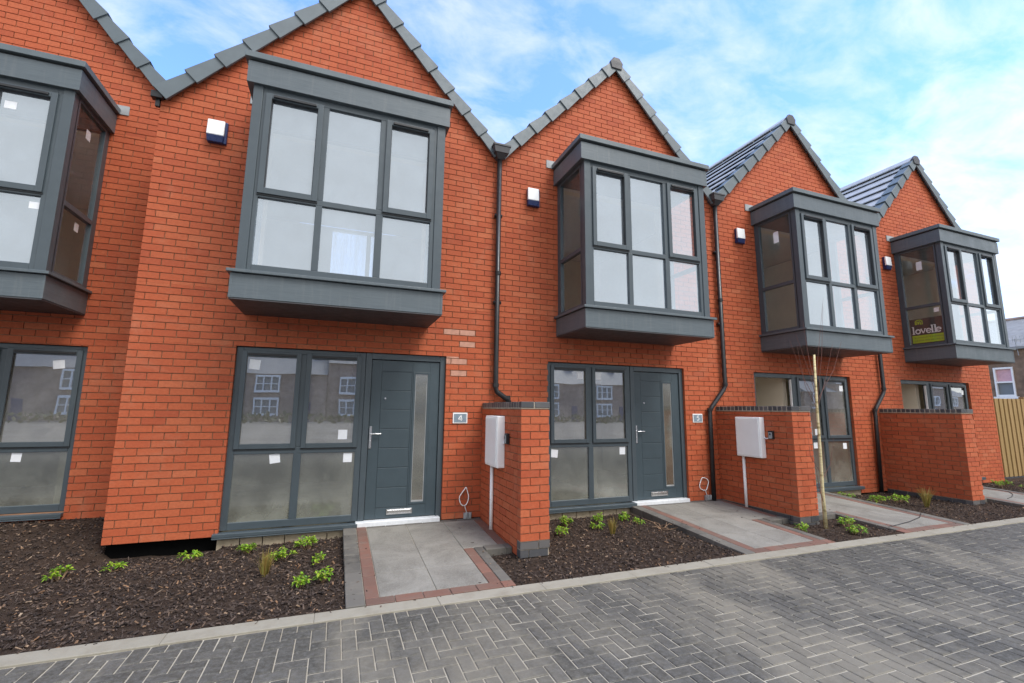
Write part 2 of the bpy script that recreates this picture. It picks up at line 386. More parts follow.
# ------------------------------------------------------------------ house pieces
ROOFS = 1.02                                    # rise per metre of the gable slopes
def bay(h, aL, aR, y0, side, sticks, mir=False):
    """square oriel: apron, soffit, sill, framed glazing front and both sides, fascia, capping. Sizes from bay left edge aL."""
    W = aR-aL; s = W/2.165
    yf = y0-.874
    Z = lambda z: z
    m = MB(); m.box(aL, aR, yf, y0, 2.485, 2.738)
    m.box(aL-.002, aL+.026, yf-.003, yf+.02, 2.483, 2.738); m.box(aR-.026, aR+.002, yf-.003, yf+.02, 2.483, 2.738)
    ap = m.build('bay_apron', FR2, h, bevel=.003)
    m = MB(); m.box(aL+.004, aR-.004, yf+.004, y0, 2.470, 2.482); m.build('soffit', SOFF, ap)
    m = MB(); m.box(aL-.035, aR+.035, yf-.036, y0, 2.744, 2.776); m.build('bay_sill', FR2, h, bevel=.004)
    # frame
    g = MB(); yo = yf+.045; yi = yo+.075        # front frame outer / inner face
    X = lambda x: aL+(x-.205)*s
    g.box(X(.235), X(.33), yo-.012, yi+.02, 2.776, 4.875); g.box(X(2.245), X(2.345), yo-.012, yi+.02, 2.776, 4.875)
    g.box(X(.33), X(.372), yo, yi, 2.776, 4.875); g.box(X(2.197), X(2.245), yo, yi, 2.776, 4.875)
    g.box(X(.372), X(2.197), yo, yi, 2.776, 2.858); g.box(X(.372), X(2.197), yo, yi, 4.79, 4.875)
    g.box(X(.372), X(2.197), yo, yi, 3.602, 3.665)
    for a, b in ((.936, 1.004), (1.575, 1.652)):
        g.box(X(a), X(b), yo, yi, 2.858, 3.602); g.box(X(a), X(b), yo, yi, 3.665, 4.79)
    for sx, sg in ((X(.235), 1), (X(2.345), -1)):   # side frames
        e = .06*sg
        for q0, q1 in ((yi+.0, yi+.05), (y0-.105, y0-.001)): g.box(sx, sx+e, q0, q1, 2.776, 4.875)
        g.box(sx, sx+e, yi+.05, y0-.105, 2.776, 2.83); g.box(sx, sx+e, yi+.05, y0-.105, 4.82, 4.875); g.box(sx, sx+e, yi+.05, y0-.105, 3.58, 3.64)
    fr = g.build('bay_window', FR, h, bevel=.004)
    # opening sashes on the outer upper lights
    for a, b in ((.374, .934), (1.654, 2.195)):
        q = MB(); f0, f1 = X(a)-.012, X(b)+.012
        q.box(f0, f0+.058, yo-.022, yo-.001, 3.640, 4.80); q.box(f1-.058, f1, yo-.022, yo-.001, 3.640, 4.80)
        q.box(f0+.058, f1-.058, yo-.022, yo-.001, 3.640, 3.705); q.box(f0+.058, f1-.058, yo-.022, yo-.001, 4.742, 4.80)
        q.box(f0+.058, f0+.064, yo-.012, yo+.03, 3.705, 4.742, 1); q.box(f1-.064, f1-.058, yo-.012, yo+.03, 3.705, 4.742, 1)
        q.build('sash', [FR, GRO], fr, bevel=.003)
        q = MB(); q.box(f0+.075, f1-.075, yo-.04, yo-.022, 4.752, 4.782); q.build('trickle_vent', BLK, fr, bevel=.004)
        q = MB(); q.box(f0-.004, f1+.004, yo-.010, yo-.0005, 3.622, 3.640); q.build('drip_bar', GRO, fr)
    # glass
    for a, b, c, d in ((.366, .942, 2.852, 3.608), (.998, 1.581, 2.852, 3.608), (1.646, 2.203, 2.852, 3.608), (.40, .90, 3.66, 4.80), (.998, 1.581, 3.66, 4.80), (1.69, 2.17, 3.66, 4.80)):
        q = MB(); q.box(X(a), X(b), yo+.03, yo+.036, c, d); q.build('pane', GLB, fr)
    for sx, sg in ((X(.235), 1), (X(2.345), -1)):
        for c, d in ((2.82, 3.59), (3.63, 4.83)):
            q = MB(); q.box(sx+.025*sg, sx+.031*sg, yi+.045, y0-.1, c, d); q.build('pane', GLS, fr)
    # fascia + capping
    m = MB(); m.box(aL-.035, aR+.02, yf-.003, y0, 4.868, 5.117)
    fa = m.build('bay_fascia', FR2, h, bevel=.003)
    m = MB(); m.box(aL-.022, aR+.007, yf+.01, y0, 5.117, 5.142, 1); m.box(aL-.068, aR+.052, yf-.035, y0, 5.142, 5.212)
    m.build('bay_roof', [VERGE, GRO], h, bevel=.004)
    m = MB(); m.box(aL-.16, aR+.14, y0-.012, y0+.03, 5.150, 5.275); m.build('flashing', LEAD, h)
    # room ceiling of the bay
    m = MB(); m.box(aL+.08, aR-.08, yf+.13, y0+.1, 4.88, 4.9); m.build('bay_ceiling', CEIL, h)
    for x_, z_, w_, h_ in sticks:
        q = MB(); q.box(x_-w_/2, x_+w_/2, yo+.0285, yo+.0295, z_-h_/2, z_+h_/2); q.build('sticker', PAPER, fr)
    return fr, X, yo, yi

def window2(h, x0, x1, zs, y0, sticks, mull, mirror=None, bot=.03):
    """ground-floor window: two opening sashes above two fixed obscured lights. mull: centre mullion range"""
    M = (lambda x: x) if mirror is None else (lambda x: mirror-x)
    yo = y0+.05; yi = yo+.07
    def B(g, a, b, c, d, e, f, mi=0): g.box(M(a), M(b), c, d, e, f, mi)
    g = MB()
    B(g, x0, x0+.072, yo, yi, bot, 2.098); B(g, x1-.07, x1-.001, yo, yi, bot, 2.098)
    B(g, x0+.072, x1-.07, yo, yi, 2.035, 2.098); B(g, x0+.072, x1-.07, yo, yi, bot, zs+.002 if False else bot+.08)
    B(g, x0+.072, x1-.07, yo, yi, .855, .93)
    B(g, mull[0], mull[1], yo, yi, bot+.08, .855); B(g, mull[0], mull[1], yo, yi, .93, 2.035)
    fr = g.build('window', FR, h, bevel=.005)
    for a, b in ((x0+.062, mull[0]+.012), (mull[1]-.012, x1-.055)):
        q = MB(); f0, f1 = a, b
        B(q, f0, f0+.055, yo-.02, yo-.001, .915, 2.05); B(q, f1-.055, f1, yo-.02, yo-.001, .915, 2.05)
        B(q, f0+.055, f1-.055, yo-.02, yo-.001, .915, .972); B(q, f0+.055, f1-.055, yo-.02, yo-.001, 1.985, 2.05)
        q.build('sash', FR, fr, bevel=.004)
        q = MB(); B(q, f0+.06, f1-.06, yo-.036, yo-.02, 1.998, 2.026); q.build('trickle_vent', BLK, fr, bevel=.004)
        q = MB(); B(q, f0, f1, yo-.010, yo-.0005, .900, .915); q.build('drip_bar', GRO, fr)
        q = MB(); B(q, f0+.05, f1-.05, yo+.012, yo+.018, .965, 1.99); q.build('pane', GL, fr)
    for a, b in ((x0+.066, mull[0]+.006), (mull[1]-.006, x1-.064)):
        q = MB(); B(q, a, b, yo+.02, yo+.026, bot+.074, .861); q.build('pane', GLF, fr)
    q = MB(); B(q, x0-.045, x1, y0-.055, yo, bot-.05, bot-.008); B(q, x0-.045, x1, y0-.055, y0-.04, bot-.066, bot-.05); q.build('sill', FR, h, bevel=.006)
    for x_, z_, w_, h_, rot in sticks:
        q = MB(); d = yo+(.0105 if z_ > .9 else .0185)
        q.obox((x_, d, z_), w_, .001, h_, Matrix.Rotation(R(rot), 3, 'Y')); q.build('sticker', PAPER, fr)
    # dust and hand marks left by the builders
    return fr

def doorset(h, x0, x1, y0, mirror=None, open_=False):
    M = (lambda x: x) if mirror is None else (lambda x: mirror-x)
    yo = y0+.05; yi = yo+.07
    def B(g, a, b, c, d, e, f, mi=0): g.box(M(a), M(b), c, d, e, f, mi)
    g = MB(); B(g, x0+.001, x0+.075, yo-.008, yi, 0.0, 2.098); B(g, x1-.072, x1, yo-.008, yi, 0.0, 2.098); B(g, x0+.075, x1-.072, yo-.008, yi, 2.02, 2.098)
    df = g.build('door_frame', FR, h, bevel=.005)
    q = MB(); B(q, x0-.02, x1-.03, y0-.045, yi, -.03, .030); q.build('threshold', ALU, h, bevel=.006)
    L, Rr = x0+.08, x1-.077
    q = MB()
    q_ = lambda a, b, c, d, e, f, mi=0: B(q, a, b, c, d, e, f, mi)
    gl0, gl1 = x1-.392, x1-.233                      # glazed slot
    p0, p1 = x0+.205, x0+.59                          # grooved panel
    yd = yo+.012
    q_(L, p0, yd, yd+.044, .038, 2.012); q_(p1, gl0-.03, yd, yd+.044, .038, 2.012); q_(gl1+.03, Rr, yd, yd+.044, .038, 2.012)
    q_(p0, p1, yd, yd+.044, .038, .165); q_(p0, p1, yd, yd+.044, 1.872, 2.012)
    q_(gl0-.03, gl1+.03, yd, yd+.044, .038, .19); q_(gl0-.03, gl1+.03, yd, yd+.044, 1.875, 2.012)
    q_(p0, p1, yd+.006, yd+.03, .165, 1.872)
    z = .170
    for i in range(7):
        z1 = z+.2365; q_(p0+.002, p1-.002, yd+.0015, yd+.013, z+.001, z1-.001); z = z1+.006
    # panels between stiles stay narrow; close the centre
    leaf = q.build('door', DOOR, h, bevel=.003)
    q = MB()
    B(q, gl0-.03, gl0, yd-.006, yd+.03, .19, 1.875); B(q, gl1, gl1+.03, yd-.006, yd+.03, .19, 1.875); B(q, gl0, gl1, yd-.006, yd+.03, .19, .217); B(q, gl0, gl1, yd-.006, yd+.03, 1.848, 1.875)
    q.build('glazing_trim', DOOR, leaf, bevel=.004)
    q = MB(); B(q, gl0+.001, gl1-.001, yd+.006, yd+.012, .218, 1.847); q.build('door_glass', GLD, leaf)
    q = MB(); B(q, gl0+.001, gl0+.007, yd+.002, yd+.0055, .218, 1.847); B(q, gl1-.010, gl1-.001, yd+.002, yd+.0055, .218, 1.847); B(q, gl0+.007, gl1-.010, yd+.002, yd+.0055, .218, .238); q.build('bead', LEAD, leaf)
    q = MB(); B(q, L+.008, L+.036, yd-.010, yd, .895, 1.165)
    hx = L+.022
    q.tube([(M(hx), yd-.008, 1.075), (M(hx), yd-.05, 1.075)], .009, 10); q.tube([(M(hx-.006), yd-.05, 1.075), (M(hx+.06), yd-.053, 1.077), (M(hx+.125), yd-.048, 1.075)], .010, 10)
    q.tube([(M(hx), yd-.004, .985), (M(hx), yd-.014, .985)], .011, 10)
    q.build('handle', CHR, leaf, bevel=.002)
    q = MB(); B(q, x0+.34, x0+.66, yd-.012, yd, .083, .148); B(q, x0+.355, x0+.645, yd-.019, yd-.012, .096, .136); q.build('letterplate', CHR, leaf, bevel=.004)
    q = MB(); q.tube([(M(x0+.262), yd-.006, 1.52), (M(x0+.262), yd+.001, 1.52)], .013, 14); q.build('door_viewer', CHR, leaf)
    if open_:                                         # hinged back into the hall
        piv = Vector((M(Rr), yi, 0)); a = R(86 if mirror is not None else -86)
        for o in [leaf] + [c for c in bpy.data.objects if c.parent == leaf]:
            og = Vector(ORG[o.name])
            for v in o.data.vertices:
                p = Vector(v.co)+og-piv; p = Matrix.Rotation(a, 3, 'Z') @ p; v.co = p+piv-og
        q = MB(); B(q, x0+.075, x0+.092, yo+.0, yo+.035, .05, 2.0); q.build('door_seal', WHT, df)
        q = MB()
        for z in (.35, 1.05, 1.75): B(q, x0+.081, x0+.085, yo+.032, yo+.055, z-.08, z+.08)
        q.build('strike_plate', CHR, df)
    return df

def verges(h, X0, Xa, X1, y0, ztl, ztr, zt1):
    """overlapping dry-verge caps stepping up both gable slopes (joints square to the slope), plus ridge end cap"""
    for xa, za_ in ((X0-.05, ztl-.05), (X1+.05, ztr-.05)):
        n = 8
        A, B = Vector((xa, 0, za_)), Vector((Xa, 0, zt1))
        d = (B-A).normalized(); L = (B-A).length; nn = Vector((-d.z, 0, d.x)) if d.x > 0 else Vector((d.z, 0, -d.x))
        yf = y0-.072
        for i in range(n):
            p = A+d*(L*i/n-.0); e = A+d*min(L*(i+1)/n+.03, L)
            k = random.uniform(-.003, .003)
            lo_t, lo_b, hi_t, hi_b = p+nn*(.046+k), p-nn*(.148-k), e+nn*.014, e-nn*.118
            a0, a1 = yf-.020, yf
            def P(v, y): return (v.x, y, v.z)
            pts = [P(lo_b, a0), P(hi_b, a1), P(hi_b, a1+.02), P(lo_b, a0+.035), P(lo_t, a0), P(hi_t, a1), P(hi_t, a1+.02), P(lo_t, a0+.035)]
            q = MB(); q.hexa(pts if d.x > 0 else [pts[i_] for i_ in (1, 0, 3, 2, 5, 4, 7, 6)])
            lb, hb = lo_t-nn*.022, hi_t-nn*.022
            pts = [P(lb, a0+.001), P(hb, a1+.001), P(hb, y0+.12), P(lb, y0+.12), P(lo_t+nn*.001, a0+.001), P(hi_t+nn*.001, a1+.001), P(hi_t+nn*.001, y0+.12), P(lo_t+nn*.001, y0+.12)]
            q.hexa(pts if d.x > 0 else [pts[i_] for i_ in (1, 0, 3, 2, 5, 4, 7, 6)])
            q.build('verge_cap', VERGE, h, bevel=.003)
    q = MB()
    poly = [(Xa-.10, y0-.10, zt1-.17), (Xa+.10, y0-.10, zt1-.17), (Xa+.125, y0-.10, zt1-.05), (Xa+.055, y0-.10, zt1+.04), (Xa-.055, y0-.10, zt1+.04), (Xa-.125, y0-.10, zt1-.05)]
    q.prism(poly, (0, .05, 0)); q.build('ridge_end_cap', SOFF, h, bevel=.008)
    q = MB()
    for i in range(14):
        ya = y0-.03+i*.44
        for s_ in (-1, 1):
            p = [(Xa, ya, zt1+.035), (Xa+s_*.15, ya, zt1-.11), (Xa+s_*.15, ya+.43, zt1-.11), (Xa, ya+.43, zt1+.035)]
            u = [(x, y, z+.025) for x, y, z in p]
            pts = p+u
            q.hexa(pts if s_ < 0 else [pts[i] for i in (1, 0, 3, 2, 5, 4, 7, 6)])
    q.build('ridge_tiles', TILE, h)
def roof(h, X0, Xa, X1, y0, ztl, ztr, zt1, yb):
    q = MB()
    for xa, zt0 in ((X0, ztl), (X1, ztr)):
        n = 8; sg = 1 if Xa > xa else -1
        for i in range(n):
            a, b = i/n, min(1, (i+1)/n+.03)
            xs, xe = xa+(Xa-xa)*a, xa+(Xa-xa)*b; zs, ze = zt0+(zt1-zt0)*a, zt0+(zt1-zt0)*b
            # each course tilts so that its tail stands clear of the course below
            ny = 18
            for j in range(ny):
                ya = y0+.02+(yb-y0-.02)*j/ny; yb_ = y0+.02+(yb-y0-.02)*(j+1)/ny-.004
                d = random.uniform(-.002, .002)
                p = [(xs, ya, zs+.028+d), (xe, ya, ze-.05+d), (xe, yb_, ze-.05+d), (xs, yb_, zs+.028+d)]
                u = [(x, y, z+.022) for x, y, z in p]; pts = p+u
                q.hexa(pts if sg > 0 else [pts[k] for k in (1, 0, 3, 2, 5, 4, 7, 6)])
    # underlay
    for xa, zt0 in ((X0, ztl), (X1, ztr)):
        sg = 1 if Xa > xa else -1
        p = [(xa, y0+.03, zt0-.12), (Xa, y0+.03, zt1-.12), (Xa, yb, zt1-.12), (xa, yb, zt0-.12)]; u = [(x, y, z+.04) for x, y, z in p]; pts = p+u
        q.hexa(pts if sg > 0 else [pts[k] for k in (1, 0, 3, 2, 5, 4, 7, 6)], 1)
    q.build('roof', [TILE, GRO], h)

def house(name, label, X0, X1, Xa, y0, fL, fR, aL, aR, mirrored, wst, bst, base, zb=-.03, visL=None, back_opening=None, winonly=False, doorsplit=1.45, wbot=.03, ztl=5.24, ztr=5.24, zt1=7.36):
    h = thing(name, ((X0+X1)/2, y0, 0), label, 'house', 'new red brick terraced houses in a row')
    sl = (zt1-ztl)/(Xa-X0)
    slr = (zt1-ztr)/(X1-Xa)
    def outline(z):
        a = X0+max(0, z-ztl+.10)/sl; b = X1-max(0, z-ztr+.10)/slr
        return (a, b) if b-a > .06 else None
    holes = [(fL, fR, wbot if winonly else -.2, 2.1), (aL+.07, aR-.07, 2.76, 4.88)]
    if not winonly: holes[0] = (fL, fR, -.2, 2.1)
    pl = base.get('pale')
    m, mm = MB(), MB()
    lay(m, mm, zb, zt1-.12, outline, holes, y0, phase=X0*.37, pale=pl)
    w = m.build('wall', [BR, PALE], h)
    mm.build('mortar', MORT, w)
    # inner shell: party walls, floors, back wall, ceilings
    yb = y0+3.8
    m = MB()
    m.box(X0+.005, X0+.1, y0+.102, yb, -.1, 5.1); m.box(X1-.1, X1-.005, y0+.102, yb, -.1, 5.1)
    back_opening = back_opening or (X0+.3, X0+2.3, 3.3, 5.03)  # default rear opening, unseen, added to let more light into the rooms
    if True:
        a, b, c, d = back_opening
        m.box(X0+.1, a, yb-.1, yb, -.1, 5.1); m.box(b, X1-.1, yb-.1, yb, -.1, 5.1); m.box(a, b, yb-.1, yb, -.1, c); m.box(a, b, yb-.1, yb, d, 5.1)
        q = MB(); q.box(a+(b-a)*.79, a+(b-a)*.89, yb-.08, yb-.02, c, d); q.build('rear_opening_mullion', FR, h)
        q = MB(); q.box(a+.002, b-.002, yb-.015, yb-.009, c+.002, d-.002); q.build('rear_diffuser', DIFFUSER, h)  # translucent sheet added to soften the bright rear opening
    # inner leaf of the front wall
    for a, b, c, d in ((X0+.1, fL+.0, -.1, 2.3), (fR, X1-.1, -.1, 2.3), (fL, fR, 2.1, 2.3), (X0+.1, aL+.1, 2.5, 5.1), (aR-.1, X1-.1, 2.5, 5.1), (aL+.1, aR-.1, 2.5, 2.74), (aL+.1, aR-.1, 4.9, 5.1)):
        if b > a: m.box(a, b, y0+.103, y0+.25, c, d)
    # hall partition beside the door
    px = (fL+fR)/2+(.2 if not mirrored else -.215)
    m.box(px-.05, px+.05, y0+(.255 if mirrored else 1.15), yb-.1, .0, 2.3)
    if mirrored: m.box(X0+.1, px-.05, y0+1.15, y0+1.23, 0, 2.3)
    m.build('inner_walls', PLAS, h)
    m = MB(); m.box(X0+.1, X1-.1, y0+.122, yb-.1, -.1, -.01); m.build('floor_slab', FLOOR, h)
    m = MB(); m.box(X0+.1, X1-.1, y0+.104, yb-.1, 2.42, 2.56); m.build('floor_slab', FLOOR, h)
    m = MB(); m.box(X0+.1, X1-.1, y0+.252, yb-.1, 2.36, 2.418); m.build('ceiling_board', CEIL, h)
    m = MB(); m.box(X0+.1, X1-.1, y0+.104, yb-.1, 5.105, 5.15); m.build('ceiling_board', CEIL, h)
    roof(h, X0, Xa, X1, y0, ztl-.03, ztr-.03, zt1-.03, y0+6.0)
    verges(h, X0+.02, Xa, X1-.02, y0, ztl, ztr, zt1)
    bay(h, aL, aR, y0, None, bst)
    # glazing and door
    W = fR-fL
    mir = (fL+fR) if mirrored else None
    if winonly:
        window2(h, fL, fR, 0, y0, wst, (fL+(fR-fL)*.47-.02, fL+(fR-fL)*.47+.07), None, bot=wbot)
    else:
        k = W/2.481
        x1 = fL+doorsplit*k
        mc = fL+.7295*k
        window2(h, fL, x1, 0, y0, wst, (mc-.042, mc+.042), mir)
        doorset(h, x1, fR, y0, mir, mirrored)
        # block course under the window
        M = (lambda x: x) if mir is None else (lambda x: mir-x)
        q = MB(); x = fL
        while x < x1-.02:
            xe = min(x+.225, x1-.05); q.box(M(x), M(xe-.01), y0+.004, y0+.09, -.24, -.045); x += .225
        q.build('block_course', BLOCK, h)
    # recessed base under the brickwork, coloured near-black for the gap's shade
    q = MB()
    segs = [(X0, fL), (fR, X1)] if not winonly else [(X0, X1)]
    if zb > -.09:
        for a, b in segs:
            q = MB(); q.box(a+.01, b-.002, y0+.088, y0+.098, -.3, zb+.012); q.build('shadow_gap', VOID, h)
    return h

# ------------------------------------------------------------------ the five houses
GZ = -.125
h1pale = [((2.66,2.80),2.455),((2.79,3.04),2.455),((2.66,2.80),2.375),((2.76,2.96),2.30),((2.66,2.92),2.085),((2.70,2.92),1.91)]
def is_pale(x, z):
    return any(a < x < b and abs(z-c) < .045 for (a, b), c in h1pale)
def pale2(x, z): return (abs(x-7.15) < .18 and abs(z-.12) < .05) or (abs(x-3.75) < .1 and abs(z-2.9) < .04)
def pale3(x, z): return 8.0 < x < 8.2 and abs(z-2.1) < .04
H0 = house('terraced_house', 'brick house set back at the left photo edge, mostly cut off', -4.96, -.862, -2.88, .87, -3.065, -1.556, -3.795, -1.63, False,
    [(-1.831,1.872,.11,.10,-8), (-2.083,.80,.09,.10,3)], [(-2.19,4.585,.10,.085), (-1.85,3.50,.10,.075)], {}, zb=-.06, ztr=5.40, zt1=7.55, back_opening=(-2.5,-1.1,3.6,5.0), winonly=True, wbot=.185)  # rear opening added out of view to light this house's rooms
H1 = house('terraced_house', 'nearest brick house with the number 4 plate beside its closed grey door', -.86, 3.328, 1.31, 0, .158, 2.639, .205, 2.375, False,
    [(.355,1.893,.115,.115,5), (1.382,1.07,.105,.115,0), (.65,.80,.11,.105,-8), (1.455,.79,.10,.11,0)], [], {'pale': is_pale}, zb=-.012, ztl=5.08, back_opening=(.99,1.85,4.06,5.04))
H2 = house('terraced_house', 'second brick house with closed grey door between the two piers that carry meter boxes', 3.332, 7.448, 5.42, 0, 4.153, 6.638, 4.288, 6.462, False,
    [(4.722,1.917,.10,.11,0), (5.035,1.92,.10,.11,0), (4.285,.77,.11,.11,6), (5.445,.785,.10,.11,0)], [], {}, zb=-.11)
H3 = house('terraced_house', 'third brick house, its doorway open behind the pier and thin birch tree', 7.452, 11.598, 9.58, 0, 8.191, 10.724, 8.411, 10.590, True,
    [(10.53,1.868,.10,.11,0), (9.752,1.036,.10,.11,0), (10.501,.765,.10,.11,0), (9.70,.79,.10,.11,0)], [], {}, zb=-.11)
H4 = house('terraced_house', 'farthest brick house with the black and green estate board in its bay', 11.602, 15.66, 13.68, 0, 12.304, 14.758, 12.535, 14.60, True,
    [(14.60,1.88,.09,.10,0), (13.86,.78,.10,.11,0)], [], {}, zb=-.11)

# stickers / papers seen in the bays' side lights
def side_sticker(h, x, y, z, w, hh):
    q = MB(); q.box(x, x+.001, y-w/2, y+w/2, z-hh/2, z+hh/2); q.build('sticker', PAPER, [c for c in bpy.data.objects if c.parent == h and c.name.startswith('bay_window')][0])
side_sticker(H0, -1.70, .50, 4.60, .10, .12); side_sticker(H0, -1.70, .55, 3.46, .09, .10)
side_sticker(H3, 8.47, -.42, 4.50, .10, .20); side_sticker(H4, 12.595, -.42, 4.48, .10, .18); side_sticker(H4, 12.595, -.62, 3.50, .09, .09)
# return wall of the nearest house and the end gable of the farthest
m, mm = MB(), MB(); lay(m, mm, -.012, 5.15, lambda z: (.103, .868), [], -.86, ax='x', sgn=1, depth=.085, back=.09); o = m.build('return_wall', BR, H1); mm.build('mortar', MORT, o)
m, mm = MB(), MB(); lay(m, mm, -.11, 5.15, lambda z: (.103, 4.6), [], 15.66, ax='x', sgn=-1, depth=.085, back=.09); o = m.build('side_wall', BR, H4); mm.build('mortar', MORT, o)

# downpipes with hopper heads
def downpipe(h, hx, pts, hop=True):
    q = MB(); q.tube(pts, .036, 14); 
    for z in (4.2, 2.9):
        if pts[0][2] > z > pts[1][2]: q.box(hx-.055, hx+.055, -.062, -.002, z-.02, z+.02)
    d = q.build('downpipe', BLK, h)
    for p in d.data.polygons: p.use_smooth = True
    for p in [pts[1], pts[-2]] + [(pts[0][0], pts[0][1], 3.3)]:
        q = MB(); q.tube([Vector(p)+Vector((0,0,.05)), Vector(p)-Vector((0,0,.0))], .044, 14); q.build('pipe_collar', BLK, d)
    if hop:
        q = MB(); zt, zb_ = 5.262, 5.135
        q.hexa([(hx-.105,-.175,zb_),(hx+.105,-.175,zb_),(hx+.105,-.002,zb_),(hx-.105,-.002,zb_),(hx-.125,-.185,zt-.03),(hx+.125,-.185,zt-.03),(hx+.125,-.002,zt-.03),(hx-.125,-.002,zt-.03)])
        q.box(hx-.135, hx+.135, -.192, -.002, zt-.03, zt)
        q.hexa([(hx-.04,-.10,zb_-.07),(hx+.04,-.10,zb_-.07),(hx+.04,-.02,zb_-.07),(hx-.04,-.02,zb_-.07),(hx-.09,-.165,zb_),(hx+.09,-.165,zb_),(hx+.09,-.004,zb_),(hx-.09,-.004,zb_)])
        q.build('rain_hopper', SOFF, d, bevel=.004)
Y = -.062
downpipe(H2, 3.335, [(3.335,Y,5.10), (3.325,Y,1.70), (3.345,Y,1.635), (3.50,Y,1.535), (3.53,Y,1.49)])
downpipe(H3, 7.452, [(7.452,Y,5.10), (7.448,Y,1.83), (7.41,Y,1.765), (7.13,Y,1.47), (7.085,Y,1.40), (7.075,Y,-.10)])
downpipe(H4, 11.60, [(11.60,Y,5.10), (11.62,Y,1.86), (11.58,Y,1.78), (11.33,Y,1.51), (11.28,Y,1.43), (11.22,Y,-.12)])
q = MB(); q.box(-.95, -.83, -.06, .03, 4.95, 5.03); q.box(-.91, -.865, -.02, .02, 4.86, 4.95); q.build('gutter_end', BLK, H1, bevel=.006)

# alarm boxes
for h, x, z in ((H1,-.262,4.665), (H2,3.890,4.585), (H3,8.040,4.593), (H4,12.242,4.605)):
    q = MB(); q.box(x-.092, x+.108, -.045, -.001, z-.135, z+.145); a = q.build('alarm_box', NAVY, h, bevel=.008)
    q = MB(); q.hexa([(x-.098,-.085,z-.055),(x+.082,-.085,z-.055),(x+.082,-.046,z-.055),(x-.098,-.046,z-.055),(x-.098,-.075,z+.14),(x+.082,-.075,z+.14),(x+.082,-.046,z+.14),(x-.098,-.046,z+.14)])
    q.build('cover', WHT, a, bevel=.008)
    q = MB(); q.hexa([(x-.09,-.065,z-.135),(x+.075,-.065,z-.135),(x+.075,-.046,z-.135),(x-.09,-.046,z-.135),(x-.098,-.084,z-.056),(x+.082,-.084,z-.056),(x+.082,-.046,z-.056),(x-.098,-.046,z-.056)])
    q.build('strobe_lens', NAVY, a, bevel=.006)

# house-number plaques
def plaque(h, x, z, strokes):
    q = MB(); q.box(x-.10, x+.10, -.012, -.001, z-.07, z+.07); p = q.build('number_plate', WHT, h, bevel=.003)
    q = MB(); q.box(x-.086, x+.086, -.015, -.012, z-.056, z+.056); s = q.build('slate_face', SLATE, p)
    q = MB()
    for st in strokes: stroke(q, st, .011, lambda u, v, d: (x+u, -.0155-d, z+v), .003)
    q.build('numeral', WHT, p)
plaque(H1, 2.848, 1.276, [[(.014,-.038), (.014,.038)], [(.012,.036), (-.026,-.012)], [(-.03,-.014), (.03,-.014)]])
plaque(H2, 6.872, 1.285, [[(.022,.034), (-.016,.034)], [(-.014,.036), (-.018,.0)], [(-.02,.004), (0,.010), (.016,.004), (.022,-.010), (.016,-.026), (-.002,-.036), (-.022,-.030)]])

# looped tails of white cable at the foot of the wall
def cable_tail(h, pts, x0):
    q = MB(); q.tube(pts, .0065, 8); c = q.build('cable_loop', WHT, h)
    for p in c.data.polygons: p.use_smooth = True
    q = MB(); q.box(x0-.05, x0+.05, -.05, -.002, -.02, .055); q.tube([(x0-.02,-.055,.0), (x0-.02,-.06,.07)], .018, 10); q.tube([(x0+.03,-.055,.0), (x0+.03,-.06,.065)], .018, 10); q.build('duct_cap', LEAD, c, bevel=.005)
def loop(cx, cz, rx, rz, tear, n=28, x0=None):
    pts = [(x0, -.03, .04)]
    for i in range(n+1):
        a = R(-80-360*i/n); k = 1-tear*max(0, math.sin(a))
        pts.append((cx+rx*math.cos(a)*k+(.025*max(0, math.sin(a)) if tear else .012*math.sin(3*a)), -.014-.012*i/n, cz+rz*math.sin(a)))
    return pts
cable_tail(H1, loop(2.925, .26, .062, .115, .75, x0=2.97), 2.975)
cable_tail(H2, loop(6.925, .235, .085, .10, 0, x0=6.97), 6.985)

# estate board in the far bay's side light: emblem, name, green strip
sb = MB(); sx = 12.600
fnS = lambda u, v, d: (sx-d, -(.155+(u-.17)*.93), v)            # u runs from the wall outwards, v up
sb.box(sx, sx+.012, -.735, -.13, 2.835, 3.365)
sig = sb.build('sign_board', SIGNB, [c for c in bpy.data.objects if c.parent == H4 and c.name.startswith('bay_window')][0])
def sub(name, q, mt):
    o = q.build(name, mt, H4); return o
q = MB(); q.box(sx-.003, sx-.0005, -.725, -.15, 2.855, 3.015); gs = sub('sign_strip', q, LIME)
q = MB()   # the strip's small print, too small to read: broken dark dashes
for row, z in enumerate((2.965, 2.905)):
    u = .19
    while u < .68:
        l = random.uniform(.012, .03); stroke(q, [(u, z), (u+l, z)], .020, lambda a, b, d: (sx-.003-d, -a, b), .001); u += l+random.choice((.008, .008, .02))
sub('sign_small_print', q, OLIVE)
q = MB()
def L_(u): 
    stroke(q, [(u, 3.045), (u, 3.205)], .026, fnS, .003); stroke(q, [(u-.026, 3.05), (u+.026, 3.05)], .014, fnS, .0035); stroke(q, [(u-.026, 3.20), (u+.005, 3.20)], .014, fnS, .0035)
L_(.20)
stroke(q, arc(.285, 3.095, .042, .042, 0, 360, 20)[:-1], .024, fnS, .003, closed=True)
stroke(q, [(.345, 3.14), (.382, 3.055)], .022, fnS, .003); stroke(q, [(.423, 3.14), (.384, 3.055)], .016, fnS, .0035)
stroke(q, [(.33, 3.142), (.365, 3.142)], .012, fnS, .004); stroke(q, [(.405, 3.142), (.438, 3.142)], .012, fnS, .004)
for u in (.485, .665):
    stroke(q, arc(u, 3.095, .042, .042, 10, 320, 18), .022, fnS, .003); stroke(q, [(u-.04, 3.098), (u+.048, 3.098)], .014, fnS, .0035)
L_(.553); L_(.608)
sub('sign_lettering', q, SIGNW)
